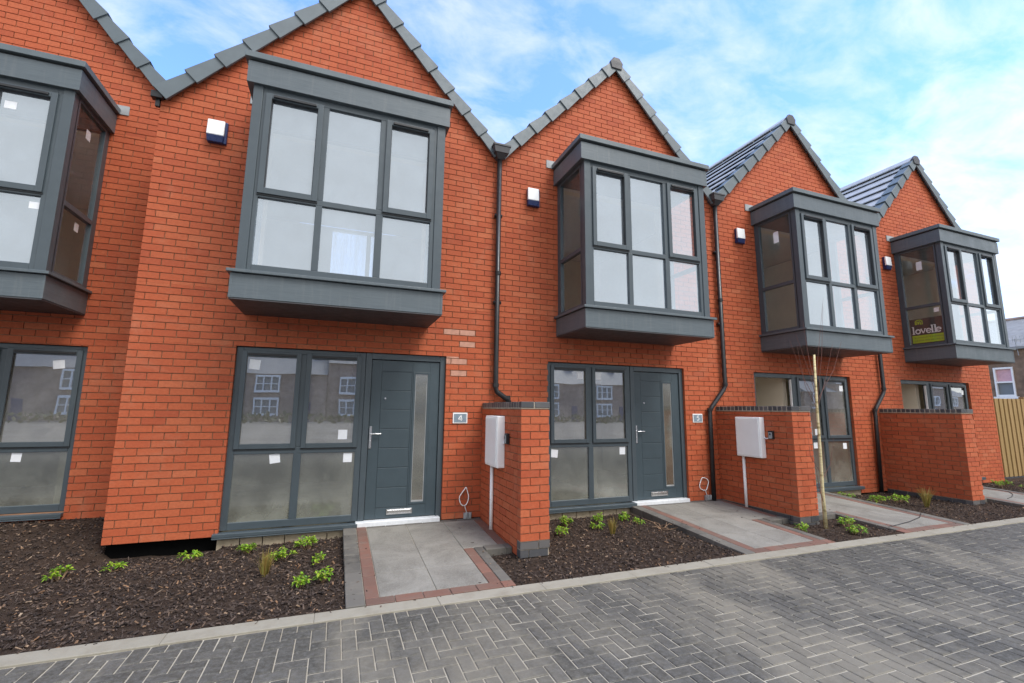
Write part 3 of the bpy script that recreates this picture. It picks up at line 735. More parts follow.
q = MB()
stroke(q, [(.25,3.245), (.25,3.31), (.285,3.335), (.345,3.335), (.38,3.31), (.38,3.245), (.345,3.245), (.345,3.295), (.33,3.305), (.315,3.295), (.315,3.25), (.30,3.25), (.30,3.295), (.285,3.305), (.27,3.295), (.27,3.245)], .017, fnS, .003, closed=True)
sub('sign_emblem', q, LIME)
for o in list(bpy.data.objects):
    if o.name.startswith('sign_') and o.parent == H4:
        o.parent = sig
        og = Vector(ORG[o.name]); sg_ = Vector(ORG[sig.name]); ORG[o.name] = tuple(sg_)
        for v in o.data.vertices: v.co = Vector(v.co)+og-sg_

# ------------------------------------------------------------------ brick pier walls between the front doors
def pier(x0, x1, yf, zp, zg, label, meter=True, sideplinth=True):
    t = thing('brick_wall', ((x0+x1)/2, yf/2, zg), label, 'garden wall', 'short brick walls between the front doors')
    m, mm = MB(), MB(); zt = 1.405
    lay(m, mm, zp, zt, lambda z: (x0, x1), [], yf, phase=x0, back=.1)
    lay(m, mm, zp if sideplinth else zp-2*CH, zt, lambda z: (yf+.1, -.002), [], x0, phase=yf, ax='x', sgn=1)
    lay(m, mm, zp, zt, lambda z: (yf+.1, -.002), [], x1, phase=yf, ax='x', sgn=-1)
    w = m.build('wall', BR, t); mm.build('mortar', MORT, w)
    # dark brick-on-edge coping
    q, qq = MB(), MB(); y = yf-.004; n = round(-yf/.0775); st = -yf/n
    xm = x0+(x1-x0)*.46
    for i in range(n):
        a, b = yf+i*st-(.004 if i == 0 else 0), yf+(i+1)*st-.012
        j = random.uniform(-.002, .002)
        q.box(x0-.004, xm-.006, a, b, zt+.012, 1.482+j); q.box(xm+.006, x1+.004, a, b, zt+.012, 1.482-j)
    qq.box(x0-.001, x1+.001, yf+.002, -.003, zt+.001, 1.476)
    c = q.build('coping', BLUE, t, bevel=.004); qq.build('mortar', PALEM, c)
    # dark plinth courses
    q, qq = MB(), MB()
    lay(q, qq, zp-2*CH, zp, lambda z: (x0, x1), [], yf, phase=x0+.1)
    if sideplinth: lay(q, qq, zp-2*CH, zp, lambda z: (yf+.1, -.002), [], x0, ax='x', sgn=1)
    lay(q, qq, zp-2*CH, zp, lambda z: (yf+.1, -.002), [], x1, ax='x', sgn=-1)
    c = q.build('plinth', BLUE, t); qq.build('mortar', PALEM, c)
    if meter:
        q = MB(); q.box(x0-.100, x0-.001, -.925, -.475, .722, 1.318); b = q.build('meter_box', WHT, t, bevel=.010)
        q = MB(); q.box(x0-.108, x0-.1005, -.905, -.495, .745, 1.295); q.build('meter_door', WHT, b, bevel=.006)
        q = MB(); q.tube([(x0-.026,-.53,.72), (x0-.026,-.53,-.10)], .022, 12); o = q.build('conduit', WHT, b)
        for p in o.data.polygons: p.use_smooth = True
        q = MB(); q.box(x0-.042, x0-.001, -1.085, -1.005, 1.005, 1.125); k = q.build('key_box', BLK, t, bevel=.008)
        q = MB(); q.box(x0-.050, x0-.0425, -1.075, -1.02, 1.015, 1.105); q.build('face_plate', LEAD, k, bevel=.003)
        q = MB(); q.box(x0-.053, x0-.0505, -1.060, -1.035, 1.065, 1.09); q.build('key_slot', BLK, k)
        q = MB(); q.tube([(x0-.02,-.925,1.03), (x0-.03,-.96,1.005), (x0-.025,-1.005,1.02)], .007, 8); q.build('link_cable', WHT, b)
    return t
pier(3.160, 3.494, -1.427, .039, -.13, 'nearest of the short brick walls, white meter box beside the number 4 house', sideplinth=False)
pier(7.280, 7.648, -1.381, -.015, -.13, 'short brick wall with white meter box, behind the thin birch tree')
pier(11.503, 11.854, -1.305, -.060, -.13, 'farthest short brick wall, without meter box, beside the farthest house', meter=False)

# ------------------------------------------------------------------ paths
zp = lambda y: -.018+.0478*y
def pbox(q, x0, x1, y0, y1, m, g=.0025, dz=0, th=.09, jit=.0015):
    j = random.uniform(-jit, jit)+dz
    x0 += g; x1 -= g; y0 += g; y1 -= g
    q.hexa([(x0,y0,zp(y0)-th),(x1,y0,zp(y0)-th),(x1,y1,zp(y1)-th),(x0,y1,zp(y1)-th),(x0,y0,zp(y0)+j),(x1,y0,zp(y0)+j),(x1,y1,zp(y1)+j),(x0,y1,zp(y1)+j)], m)
def path(xl, xw, xr, mir=False, yl=-1.13):
    """xl outer edge of the walk, xw its other edge, xr end of the landing (before the pier)"""
    M = (lambda x: x) if not mir else (lambda x: xl+xr-x)
    q = MB()
    def P(a, b, c, d, m, **k): pbox(q, min(M(a), M(b)), max(M(a), M(b)), c, d, m, **k)
    yk = -2.098
    y = yk
    while y < -.05:                                  # dark blocks and red blocks along the outer edge
        P(xl, xl+.148, y, min(y+.225, -.002), 2, dz=.004); y += .225
    y = yk+.115
    while y < -.05: P(xl+.148, xl+.262, y, min(y+.225, -.002), 1, dz=.002); y += .225
    x = xl+.148
    while x < xw-.02: P(x, min(x+.228, xw), yk, yk+.115, 1, dz=.002); x += .228
    y = yk+.115
    while y < yl-.03:
        P(xw-.215, xw-.105, y, min(y+.225, yl+.04), 1, dz=.002); P(xw-.105, xw, y, min(y+.225, yl+.04), 2, dz=.004); y += .225
    x = xw-.0
    while x < xr-.03: P(x, min(x+.225, xr-.004), yl-.09, yl+.04, 2, dz=.012); x += .225   # landing front kerb
    sx0, sx1 = xl+.262, xw-.215
    xm = (sx0+sx1)/2; ys = [yk+.115, -1.50, -.80, -.09]
    for a, b in zip(ys[:-1], ys[1:]):
        P(sx0, xm, a, b, 0); P(xm, sx1, a, b, 0)
    P(sx1, xr-.115, yl+.04, -.55, 0); P(sx1, xr-.115, -.55, -.09, 0)
    y = yl+.04
    while y < -.1: P(xr-.115, xr-.004, y, min(y+.225, -.09), 1); y += .225
    x = sx0
    while x < xr-.02: P(x, min(x+.225, xr-.004), -.09, -.003, 2); x += .225
    # sand-cement bed
    for a, b, c, d in ((xl+.01, xw-.01, yk+.005, yl), (xl+.01, xr-.006, yl-.08, -.004)):
        pbox(q, min(M(a), M(b)), max(M(a), M(b)), c, d, 3, g=0, dz=-.007, th=.12, jit=0)
    o = q.build('path', [SLAB, REDP, DRKP, SAND]); tag(o, kind='structure'); b = o.modifiers.new('bevel', 'BEVEL'); b.width = .004; b.segments = 1; b.limit_method = 'ANGLE'
    return o
path(1.45, 2.855, 3.155)
path(5.50, 6.92, 7.275)
path(7.655, 8.21, 9.66, mir=True) if False else None
# mirrored layouts: landing to the left, walk to the right
def mirrored_path(xpier, xin, xout): path(xpier, xpier+(xout-xin), xout, mir=True)
mirrored_path(7.653, 8.22, 9.66)
mirrored_path(11.860, 12.12, 13.56)

# ------------------------------------------------------------------ kerb, road, ground, soil
q = MB(); x = -7.0
while x < 24:
    q.box(x+.0005, min(x+.915, 24)-.0005, -2.262, -2.104, -.25, -.119+random.uniform(-.0015, .0015)); x += .915
o = q.build('kerb', KERB, bevel=.005); tag(o, kind='structure')
q = MB(); q.box(-7, 24, -2.26, -2.106, -.26, -.127); o = q.build('kerb_bed', SAND); tag(o, kind='structure')

q = MB()
u = .0945; g = .0036; rz = -.128
for i in range(-82, 258):
    for j in range(-2, 66):
        # 90-degree herringbone: in each diagonal of four cells two blocks start
        k = (i + j) % 4
        x, y = i*u, -2.268-(j+1)*u
        if k == 0: x0, x1, y0, y1 = x, x+2*u, y, y+u
        elif k == 2: x0, x1, y0, y1 = x, x+u, y-u, y+u if False else y+u
        else: continue
        if k == 2: y0, y1 = y-u, y+u
        y1 = min(y1, -2.268); y0 = min(y0, -2.268)
        if y1-y0 < .02: continue
        d = random.uniform(-.0018, .0018); tx, ty = random.uniform(-.0012,.0012), random.uniform(-.0012,.0012)
        a, b, c, e = x0+g, x1-g, y0+g, y1-g; ch = .005
        zt = rz+d
        i0 = len(q.v)
        q.v += [(a,c,rz-.03),(b,c,rz-.03),(b,e,rz-.03),(a,e,rz-.03), (a,c,zt-ch),(b,c,zt-ch),(b,e,zt-ch),(a,e,zt-ch),
                (a+ch,c+ch,zt-tx-ty),(b-ch,c+ch,zt+tx-ty),(b-ch,e-ch,zt+tx+ty),(a+ch,e-ch,zt-tx+ty)]
        for f in ((8,9,10,11),(4,5,9,8),(5,6,10,9),(6,7,11,10),(7,4,8,11),(0,1,5,4),(1,2,6,5),(2,3,7,6),(3,0,4,7)):
            q.f.append(tuple(i0+z for z in f)); q.m.append(0)
o = q.build('road', PAV); tag(o, kind='structure')
q = MB(); q.face([(-8,-9,-.1335),(24.6,-9,-.1335),(24.6,-2.262,-.1335),(-8,-2.262,-.1335)]); o = q.build('road_jointing_sand', SAND); tag(o, kind='structure')
q = MB(); q.face([(-400,-400,-.30),(400,-400,-.30),(400,400,-.30),(-400,400,-.30)]); o = q.build('ground', GRND); tag(o, kind='structure')

from mathutils import noise as mn
blocks = [(1.45,2.86,-2.2,.0), (2.8,3.5,-1.23,0), (5.5,6.93,-2.2,0), (6.9,7.66,-1.23,0), (7.27,7.66,-1.39,0), (7.65,8.25,-1.23,0), (8.21,9.67,-2.2,0), (11.5,11.86,-1.31,0), (11.86,12.2,-1.23,0), (12.11,13.57,-2.2,0), (3.15,3.5,-1.44,0)]
under = [(1.45,2.86,-2.3,.1), (2.8,3.15,-1.2,.1), (5.5,6.93,-2.3,.1), (6.9,7.27,-1.2,.1), (7.66,8.25,-1.2,.1), (8.21,9.67,-2.3,.1), (11.86,12.2,-1.2,.1), (12.11,13.57,-2.3,.1)]
def soil_z(x, y):
    if any(a+.09 < x < b_-.09 and c+.09 < y < d for a, b_, c, d in under): return -.24
    b = -.135
    if x < -.84 and y > -.35: b += .235*min(1, (y+.35)/1.2)
    if -.95 < x < .22 and y > -.5: b -= .045*min(1, (y+.5)/.3)
    b += .022*mn.noise(Vector((x*2.2, y*2.2, 0)))+.012*mn.noise(Vector((x*7, y*7, 3)))
    e = min(1, max(0, (y+2.10)/.2)); b = (-.128)*(1-e)+b*e
    return b
q = MB(); nx, ny = 300, 44; x0, x1, y0, y1 = -7.0, 18.5, -2.104, 1.0
for i in range(nx+1):
    for j in range(ny+1):
        x = x0+(x1-x0)*i/nx; y = y0+(y1-y0)*j/ny
        q.v.append((x, y, soil_z(x, y)))
for i in range(nx):
    for j in range(ny):
        a = i*(ny+1)+j; q.f.append((a, a+ny+1, a+ny+2, a+1)); q.m.append(0)
o = q.build('soil', SOIL, smooth=True); tag(o, kind='structure')

# bark chips
def free(x, y):
    if y > -.005 and x > -.87: return x > 15.7
    if y > .86: return False
    return not any(a < x < b and c < y < d for a, b, c, d in blocks)
q = MB(); cnt = 0
while cnt < 26000:
    r = random.random()
    x = random.uniform(-4.2, 1.5) if r < .50 else (random.uniform(2.7, 5.6) if r < .72 else random.uniform(6.7, 16.5))
    y = random.uniform(-2.10, .85) if x < -.8 else random.uniform(-2.10, -.005)
    if not free(x, y): continue
    cnt += 1
    l = random.choice((.012, .016, .02, .026, .034, .05))*random.uniform(.7, 1.2); w = random.uniform(.006, .020); t = random.uniform(.003, .010)
    M = Matrix.Rotation(random.uniform(0, 6.283), 3, 'Z') @ Matrix.Rotation(random.gauss(0, .42), 3, 'Y') @ Matrix.Rotation(random.gauss(0, .5), 3, 'X')
    c = Vector((x, y, soil_z(x, y)+random.uniform(.0, .018)))
    # splintered chip: a tapered sliver, not a neat block
    k1, k2 = random.uniform(.3, 1), random.uniform(.2, .9)
    P8 = []
    for z in (-1, 1):
        for sx_, sy_, kk in ((-1,-1,k1), (1,-1,k2), (1,1,k2), (-1,1,k1)):
            P8.append(c + M @ Vector((sx_*l/2*random.uniform(.8,1), sy_*w/2*kk, z*t/2)))
    q.hexa(P8)
for k in range(190):
    if k < 90: x = random.uniform(-4, 16); y = -2.105-abs(random.gauss(0, .02)); z = -.118
    else:
        a, b_, c_, d_ = random.choice([(1.45,2.86,-2.09,-.02), (5.5,6.93,-2.09,-.02), (8.21,9.67,-2.09,-.02)]); x = random.choice((a+abs(random.gauss(0,.12)), b_-abs(random.gauss(0,.12)))); y = random.uniform(c_, d_); z = zp(y)+.004
        if not a < x < b_: continue
    M = Matrix.Rotation(random.uniform(0, 6.283), 3, 'Z'); q.obox((x, y, z), random.uniform(.006,.026), random.uniform(.004,.009), .004, M)
o = q.build('bark_mulch', BARK); tag(o, 'loose dark bark chips spread over the planting beds', 'bark mulch', kind='stuff')

# ------------------------------------------------------------------ planting
def leafy(x, y, n, r, ht, label, seed):
    rd = random.Random(seed)
    z = soil_z(x, y)
    t = thing('leafy_plant', (x, y, z), label, 'plant', 'small bright green plants in the bark beds')
    q = MB(); st = MB()
    for s in range(max(3, n//11)):
        a = rd.uniform(0, 6.283); rr = r*math.sqrt(rd.random())*.75; sx_, sy_ = x+rr*math.cos(a), y+rr*math.sin(a); hh = ht*rd.uniform(.5, 1)*(1-.35*rr/r)
        st.tube([(x+.3*(sx_-x), y+.3*(sy_-y), z-.01), (sx_, sy_, z+hh*.9)], .0035, 5)
        for k in range(11):
            b = rd.uniform(0, 6.283); L = rd.uniform(.032, .058); w = L*rd.uniform(.36, .5); el = rd.uniform(-.35, .9)
            o = Vector((sx_, sy_, z+hh*rd.uniform(.55, 1.0)))
            d = Vector((math.cos(b)*math.cos(el), math.sin(b)*math.cos(el), math.sin(el))); sd = d.cross(Vector((0,0,1))).normalized()*w; up = Vector((0,0,1))
            p1 = o+d*L*.45; p2 = o+d*L-up*L*.18
            i = len(q.v); q.v += [tuple(o), tuple(p1+sd/2-up*.002+up*.006), tuple(p1), tuple(p1-sd/2+up*.006), tuple(p2)]
            q.f += [(i, i+1, i+2), (i, i+2, i+3), (i+1, i+4, i+2), (i+2, i+4, i+3)]; q.m += [0]*4
    q.build('leaves', LEAF, t); st.build('stem', TWIG, t)
P_ = [(-.913,-.597,66,.085,.11,'lone leafy plant in the bark left of the nearest brick house corner'),
 (-.558,-.500,55,.085,.09,'low leafy plant below the left end of the black gap under the nearest house'),
 (.012,-.36,66,.085,.13,'leafy plant below the right end of the black gap under the nearest house'),
 (.499,-.29,77,.10,.11,'leafy plant touching the beige block course, left of the straw grass tuft'),
 (.863,-.62,88,.125,.12,'spreading leafy plant right of the straw grass tuft under the nearest window'),
 (1.088,-.36,110,.13,.15,'tallest leafy plant under the nearest window, close to the sill'),
 (1.205,-.93,44,.07,.10,'smallest leafy plant in the nearest bed, midway between sill and kerb'),
 (1.10,-1.47,66,.085,.10,'left one of the two leafy plants growing side by side near the grey path edge'),
 (1.275,-1.40,66,.085,.11,'right one of the two leafy plants growing side by side near the grey path edge'),
 (4.235,-.38,77,.10,.15,'leafy plant near the second house wall, just right of the nearest pier'),
 (3.95,-.78,77,.10,.12,'leafy plant standing out in the bark just right of the nearest pier'),
 (4.762,-.32,77,.10,.14,'leafy plant against the sill behind the second bed\'s dry grass'),
 (4.566,-.60,55,.085,.10,'leafy plant left of the second bed\'s dry grass tuft'),
 (5.151,-.28,88,.11,.13,'leafy plant under the second window nearest to the second door'),
 (5.187,-.62,44,.075,.10,'small leafy plant left of the dead twigs in the second bed'),
 (7.042,-1.575,55,.09,.14,'leafy plant left of the thin birch trunk, in front of the pier'),
 (7.830,-1.63,88,.115,.14,'upper of two leafy plants right of the thin birch trunk'),
 (7.60,-1.90,88,.115,.14,'lower of two leafy plants right of the thin birch trunk, next to the kerb'),
 (9.85,-.30,88,.15,.13,'leafy plant under the third house window, beside the path end'),
 (10.10,-.66,110,.16,.14,'leafy plant middle of three under the third house window'),
 (10.55,-.72,132,.18,.16,'leafy plant nearest the downpipe by the farthest brick pier'),
 (14.55,-.42,110,.20,.18,'leafy plant at the far right, below the end wall by the wooden fence'),
 (14.75,-.75,77,.18,.12,'low leafy plant at the right photo edge beside the far path')]
for i, (x, y, n, r, ht, lb) in enumerate(P_): leafy(x, y, int(n*1.5), r*1.22, ht*1.1, lb, 100+i)
def tuft(x, y, n, ht, sp, label, seed):
    rd = random.Random(seed); z = soil_z(x, y)
    q = MB()
    for k in range(n):
        a = rd.uniform(0, 6.283); s = sp*rd.random(); hh = ht*rd.uniform(.55, 1.0); w = rd.uniform(.003, .006)
        b = Vector((x+.02*math.cos(a), y+.02*math.sin(a), z-.005)); d = Vector((math.cos(a), math.sin(a), 0))
        sd = Vector((-math.sin(a+.7), math.cos(a+.7), 0))*w
        m1 = b+d*s*.35+Vector((0,0,hh*.6)); tp = b+d*s+Vector((0,0,hh))
        i = len(q.v); q.v += [tuple(b-sd), tuple(b+sd), tuple(m1+sd*.8), tuple(m1-sd*.8), tuple(tp)]
        q.f += [(i,i+1,i+2,i+3), (i+3,i+2,i+4)]; q.m += [0,0]
    o = q.build('grass_tuft', DRYG); tag(o, label, 'ornamental grass', 'straw coloured grass tufts in the bark')
tuft(.769,-1.10, 85, .25, .10, 'straw coloured grass tuft in the nearest bed under the number 4 window', 1)
tuft(4.60,-.92, 70, .24, .07, 'dry brown grass tuft in the second bed right of the nearest pier', 2)
tuft(10.44,-1.19, 90, .36, .14, 'yellow green grass tuft in front of the farthest brick pier', 3)
def twigs(x, y, n, l, label, seed):
    rd = random.Random(seed); z = soil_z(x, y); q = MB()
    for k in range(n):
        a = rd.uniform(0, 6.283); L = l*rd.uniform(.4, 1)
        q.tube([(x, y, z), (x+L*.5*math.cos(a), y+L*.5*math.sin(a), z+L*rd.uniform(.1,.4)), (x+L*math.cos(a+.3), y+L*math.sin(a+.3), z+L*rd.uniform(.1,.55))], [.006,.004,.002], 5)
    o = q.build('dead_plant', TWIG); tag(o, label, 'dead plant')
twigs(5.346,-.92, 9, .26, 'bare dead twigs lying in the second bed near the door path', 5)
twigs(9.55,-.22, 8, .35, 'dry bent stems beside the far path under the third house window', 6)

# young tree: pale topped trunk with a few reddish twigs
tx, ty = 7.511, -1.565
tree = thing('young_tree', (tx, ty, soil_z(tx, ty)), 'thin pale birch sapling with topped trunk and bare reddish twigs', 'tree')
pts = [(tx,ty,-.15), (tx-.005,ty,.3), (tx+.005,ty-.01,.9), (tx+.03,ty,1.5), (tx+.052,ty-.01,2.205)]
q = MB(); q.tube(pts, [.026,.021,.018,.016,.014], 12); o = q.build('trunk', BIRCH, tree)
for p in o.data.polygons: p.use_smooth = True
q = MB()
def tw(a, b, c, r=.0034): q.tube([a, b, c], [r, r*.8, r*.35], 5)
V0 = lambda z: (tx+.005+.03*(z/1.5), ty, z)
tw(V0(1.55), (7.40,-1.52,1.85), (7.20,-1.50,2.40)); tw(V0(1.45), (7.30,-1.6,1.75), (7.20,-1.6,2.32)); tw(V0(1.60), (7.47,-1.55,1.95), (7.33,-1.5,2.50))
tw(V0(1.65), (7.72,-1.5,2.1), (8.00,-1.48,3.10)); tw(V0(1.5), (7.68,-1.6,2.2), (7.80,-1.6,2.92)); tw(V0(1.45), (7.85,-1.5,1.85), (8.12,-1.47,2.40)); tw(V0(1.55), (7.9,-1.6,2.0), (8.12,-1.6,2.42)); tw(V0(1.7), (7.62,-1.45,2.2), (7.63,-1.4,2.75))
tw(V0(.15), (7.40,-1.6,.4), (7.33,-1.62,.78), .005); tw(V0(.5), (7.66,-1.6,.7), (7.74,-1.62,1.05), .004); tw(V0(.55), (7.42,-1.5,.8), (7.40,-1.5,1.1), .004)
q.build('twigs', RTWIG, tree)

# thin black cable trailing over the two far paths
def zg(x, y): return zp(y)+.008
def trail(pts, label):
    q = MB(); q.tube([(x, y, zg(x, y)) for x, y in pts], .0045, 7); o = q.build('cable', BLK)
    for p in o.data.polygons: p.use_smooth = True
    tag(o, label, 'cable')
trail([(12.95,-.50), (13.20,-.62), (13.38,-.80), (13.36,-1.0), (13.1,-1.16), (12.76,-1.28), (12.5,-1.33)], 'thin black cable curving over the far right path slabs')
trail([(9.60,-1.55), (9.3,-1.69), (8.85,-1.80), (8.37,-1.87), (8.25,-1.89)], 'thin black cable lying straight across the path right of the birch')

# ------------------------------------------------------------------ fence and the older house beyond
f = thing('wooden_fence', (17.7,.33,-.2), 'new tan timber board fence at the right edge beyond the last house', 'fence')
x = 15.72; k = 0
bo = MB()
while x < 21.5:
    bo.box(x, x+.15, .325, .345, -.10, 1.79+random.uniform(-.004,.004)); bo.box(x+.125, x+.205, .305, .3245, -.10, 1.79+random.uniform(-.004,.004)); x += .20
bo.build('boards', TIM, f, bevel=.003)
q = MB(); q.box(15.7, 21.5, .347, .385, .2, .29); q.box(15.7, 21.5, .347, .385, 1.4, 1.49); q.build('rail', TIM, f)
for x in (15.75, 18.0, 20.3):
    q = MB(); q.box(x, x+.1, .386, .486, -.3, 1.85); q.build('post', TIM, f, bevel=.004)
q = MB(); q.box(15.68, 21.5, .31, .35, -.32, -.11); q.build('gravel_board', SOFF, f)

b = thing('old_house', (38,4,-.3), 'old brown brick house with slate roof and white sash window beyond the fence', 'house')
q = MB(); q.box(36, 42, -8, 7.545, -.3, 5.02); q.box(36, 42, 8.365, 16, -.3, 5.02); q.box(36, 42, 7.545, 8.365, -.3, 2.38); q.box(36, 42, 7.545, 8.365, 4.0, 5.02); q.build('wall', STONE, b)
q = MB()
q.prism([(35.75,-8.1,4.95), (35.75,-8.1,5.08), (39.5,-8.1,7.12), (42.4,-8.1,5.08), (42.4,-8.1,4.95)][::-1], (0, 24.2, 0)); rf = q.build('roof', OLDR, b)
q = MB(); q.tube([(39.5,-8.1,7.14), (39.5,16.1,7.14)], .11, 8); q.build('ridge_tiles', OLDB, rf)
q = MB()
for a, c, d, e in ((7.545,7.63,2.38,4.0), (8.28,8.365,2.38,4.0), (7.63,8.28,2.38,2.48), (7.63,8.28,3.9,4.0), (7.63,8.28,3.13,3.22)): q.box(35.93, 36.1, a, c, d, e)
q.box(35.85, 36.1, 7.45, 8.46, 2.25, 2.378); wf = q.build('window', SASHW, b, bevel=.01)
q = MB(); q.box(36.06, 36.08, 7.63, 8.28, 2.48, 3.13); q.build('pane', SKYP, wf)
q = MB(); q.box(36.06, 36.08, 7.63, 8.28, 3.22, 3.9); q.build('pane', PINK, wf)
q = MB(); q.tube([(35.9,7.2,4.6), (35.7,7.2,5.5)], .02, 6); q.tube([(35.4,7.2,5.45), (35.9,7.0,5.35), (36.0,6.4,5.3)], .014, 6)
for k in range(7): q.tube([(35.5+.05*k,7.2-.13*k,5.24), (35.5+.05*k,7.2-.13*k,5.62)], .012, 5)
q.tube([(35.5,7.2,5.43), (35.8,6.4,5.43)], .014, 6); q.build('aerial', LEAD, b)

# ------------------------------------------------------------------ the street across the road (it shows in the window glass)
rd = random.Random(4)
x = -62; n = 0
while x < 130:
    w = rd.choice((8, 9, 10)); tall = rd.random() < .18; y0 = -55+rd.uniform(-.6, .6); ev = 5.3+(1.6 if tall else 0)
    hh = thing('terraced_house', (x+w/2, y0-4, -.3), 'dark old brick house with white bay window across the road, seen in the window glass', 'house', 'old terraces across the road')
    q = MB(); q.box(x+.02, x+w-.02, y0-9, y0, -.3, ev); q.build('wall', OLDB, hh)
    q = MB(); q.prism([(x,y0+.35,ev), (x,y0-4.5,ev+2.7), (x,y0-9.3,ev)], (w,0,0)); rf = q.build('roof', OLDR, hh)
    q = MB(); q.box(x+w-1.4, x+w-.4, y0-5.2, y0-3.9, ev+1.5, ev+3.7); q.build('chimney', OLDB, rf)
    for z in (.6, 3.3):
        q = MB(); c = x+w*.35
        q.box(c-1.35, c+1.35, y0+.005, y0+.6, z-.25, z); q.box(c-1.35, c+1.35, y0+.005, y0+.6, z+1.6, z+1.85)
        for a in (-1.35, -.55, .40, 1.2): q.box(c+a, c+a+.15, y0+.3, y0+.58, z, z+1.6)
        q.box(c-1.2, c+1.2, y0+.35, y0+.55, z+.75, z+.85)
        fr = q.build('window', SASHW, hh); q = MB(); q.box(c-1.3, c+1.3, y0+.1, y0+.4, z+.01, z+1.59); q.build('pane', SKYP, fr)
    q = MB(); c = x+w*.78; q.box(c-.5, c+.5, y0+.005, y0+.06, -.3, 2.0); q.build('door', NAVY, hh)
    x += w; n += 1
# low hedge along the far pavement
q = MB()
for k in range(3800):
    c = Vector((rd.uniform(-60,130), -48+rd.gauss(0,.5), rd.uniform(-.2,.9)*(.75+.6*mn.noise(Vector((k*.01,0,0))))))
    a = Vector((rd.gauss(0,1),rd.gauss(0,1),rd.gauss(0,1))).normalized()*rd.uniform(.15,.3); d = a.cross(Vector((rd.gauss(0,1),rd.gauss(0,1),rd.gauss(0,1)))).normalized()*rd.uniform(.1,.25)
    q.face([c-a, c+d, c+a, c-d])
o = q.build('hedge', HEDGE); tag(o, 'ragged green hedge across the road, seen in the window glass', 'hedge', kind='stuff')

# ------------------------------------------------------------------ light and sky
SUN_EL, SUN_AZ = R(56), R(146)       # azimuth from +Y clockwise (towards +X)
w = bpy.data.worlds.new('World'); S.world = w; w.use_nodes = True
nt = w.node_tree; nt.nodes.clear()
out = nt.nodes.new('ShaderNodeOutputWorld'); bg = nt.nodes.new('ShaderNodeBackground'); bg.inputs[1].default_value = .15
sky = nt.nodes.new('ShaderNodeTexSky'); sky.sky_type = 'NISHITA'; sky.sun_disc = False; sky.sun_elevation = SUN_EL; sky.sun_rotation = SUN_AZ
sky.air_density = 1.0; sky.dust_density = .7; sky.ozone_density = 2.2
tc = nt.nodes.new('ShaderNodeTexCoord'); sep = nt.nodes.new('ShaderNodeSeparateXYZ'); nt.links.new(tc.outputs['Generated'], sep.inputs[0])
# cloud layer: project the view direction on a high flat sheet
zc = N(nt, 'ShaderNodeMath', operation='MAXIMUM'); nt.links.new(sep.outputs[2], zc.inputs[0]); zc.inputs[1].default_value = 0.0
za = N(nt, 'ShaderNodeMath', operation='ADD'); nt.links.new(zc.outputs[0], za.inputs[0]); za.inputs[1].default_value = .22
dv = N(nt, 'ShaderNodeVectorMath', operation='DIVIDE'); nt.links.new(tc.outputs['Generated'], dv.inputs[0])
cb = nt.nodes.new('ShaderNodeCombineXYZ'); nt.links.new(za.outputs[0], cb.inputs[0]); nt.links.new(za.outputs[0], cb.inputs[1]); cb.inputs[2].default_value = 1
nt.links.new(cb.outputs[0], dv.inputs[1])
mp = N(nt, 'ShaderNodeMapping'); nt.links.new(dv.outputs[0], mp.inputs[0]); mp.inputs['Scale'].default_value = (1.0, 1.5, .3); mp.inputs['Rotation'].default_value = (0,0,.6); mp.inputs['Location'].default_value = (3.3,1.1,0)
n1 = noise(nt, 5.2, 10, .60, mp.outputs[0], .25)
n2 = noise(nt, .8, 3, .5, mp.outputs[0], .2)
ad = N(nt, 'ShaderNodeMath', operation='MULTIPLY_ADD'); nt.links.new(n2, ad.inputs[0]); ad.inputs[1].default_value = .6; nt.links.new(n1, ad.inputs[2])
# more cover low down, to the east (+X) and overcast behind the camera (-Y)
cx_ = N(nt, 'ShaderNodeMath', operation='MULTIPLY_ADD'); nt.links.new(sep.outputs[0], cx_.inputs[0]); cx_.inputs[1].default_value = .05; nt.links.new(ad.outputs[0], cx_.inputs[2])
cy_ = N(nt, 'ShaderNodeMath', operation='MULTIPLY_ADD'); nt.links.new(sep.outputs[1], cy_.inputs[0]); cy_.inputs[1].default_value = -.46; nt.links.new(cx_.outputs[0], cy_.inputs[2])
cz_ = N(nt, 'ShaderNodeMath', operation='MULTIPLY_ADD'); nt.links.new(sep.outputs[2], cz_.inputs[0]); cz_.inputs[1].default_value = -.50; nt.links.new(cy_.outputs[0], cz_.inputs[2])
hz = mapr(nt, sep.outputs[2], .02, .42, .62, 0)
cov0 = mapr(nt, cz_.outputs[0], .26, .80, 0.03, .96)
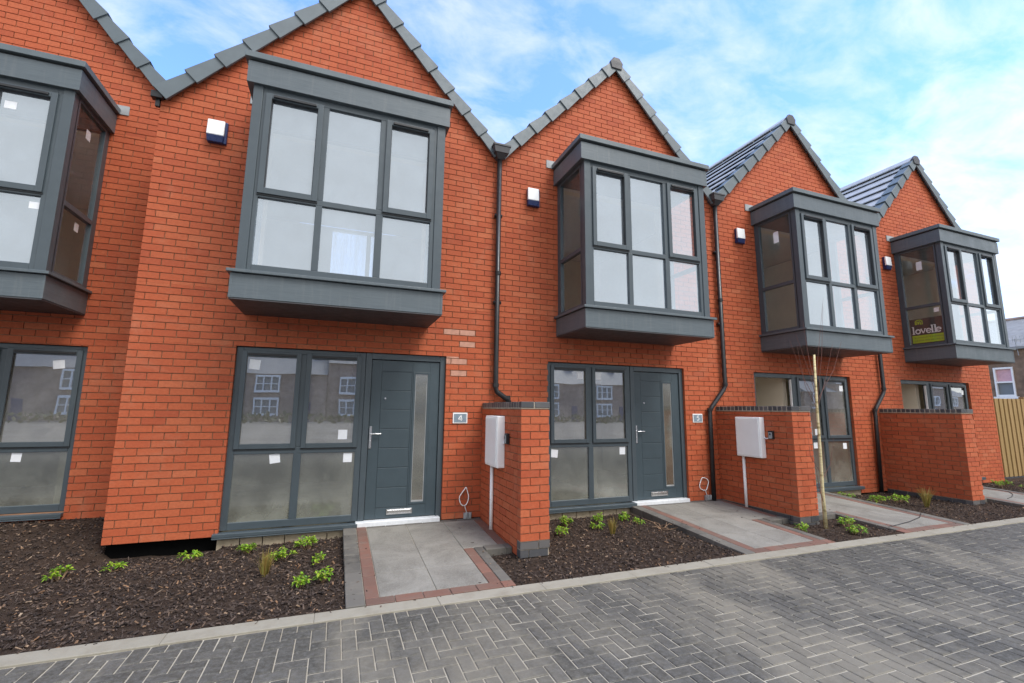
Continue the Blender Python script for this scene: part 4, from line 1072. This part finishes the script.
mh = N(nt, 'ShaderNodeMath', operation='MAXIMUM'); nt.links.new(cov0, mh.inputs[0]); nt.links.new(hz, mh.inputs[1]); cov = mh.outputs[0]
wisp = mapr(nt, n1, .40, .76, .02, .56)
mxw = N(nt, 'ShaderNodeMath', operation='MAXIMUM'); nt.links.new(cov, mxw.inputs[0]); nt.links.new(wisp, mxw.inputs[1]); cov = mxw.outputs[0]
tint = mixc(nt, 1.0, sky.outputs[0], (.55, .72, .97), 'MULTIPLY')
col = mixc(nt, cov, tint, (2.40, 2.40, 2.36))
nt.links.new(col, bg.inputs[0]); nt.links.new(bg.outputs[0], out.inputs[0])

sl = bpy.data.lights.new('sun', 'SUN'); sl.energy = 1.0; sl.angle = R(30); sl.color = (1, .96, .90)
so = bpy.data.objects.new('sun', sl); COL.objects.link(so)
d = Vector((math.sin(SUN_AZ)*math.cos(SUN_EL), math.cos(SUN_AZ)*math.cos(SUN_EL), math.sin(SUN_EL)))
so.rotation_euler = (-d).to_track_quat('-Z', 'Y').to_euler(); so.location = d*60

# ------------------------------------------------------------------ camera (16 mm full-frame equivalent)
yaw, pitch, roll, f_ = R(20.7467), R(8.4923), R(.5824), 455.148
F = Vector((math.sin(yaw)*math.cos(pitch), math.cos(yaw)*math.cos(pitch), math.sin(pitch)))
r0 = Vector((math.cos(yaw), -math.sin(yaw), 0)); u0 = r0.cross(F)
rr = r0*math.cos(roll)+u0*math.sin(roll); uu = -r0*math.sin(roll)+u0*math.cos(roll)
cam = bpy.data.cameras.new('camera'); co = bpy.data.objects.new('camera', cam); COL.objects.link(co)
M = Matrix((rr, uu, -F)).transposed().to_4x4(); M.translation = Vector((1.296, -6.0397, 1.3965)); co.matrix_world = M
cam.sensor_width = 36; cam.lens = f_/1024*36; cam.clip_end = 2000; cam.clip_start = .05
S.camera = co
S.view_settings.view_transform = 'Standard'; S.view_settings.look = 'None'; S.view_settings.exposure = 1.84; S.view_settings.gamma = 1
S.cycles.transparent_max_bounces = 24; S.cycles.max_bounces = 8; S.cycles.diffuse_bounces = 4
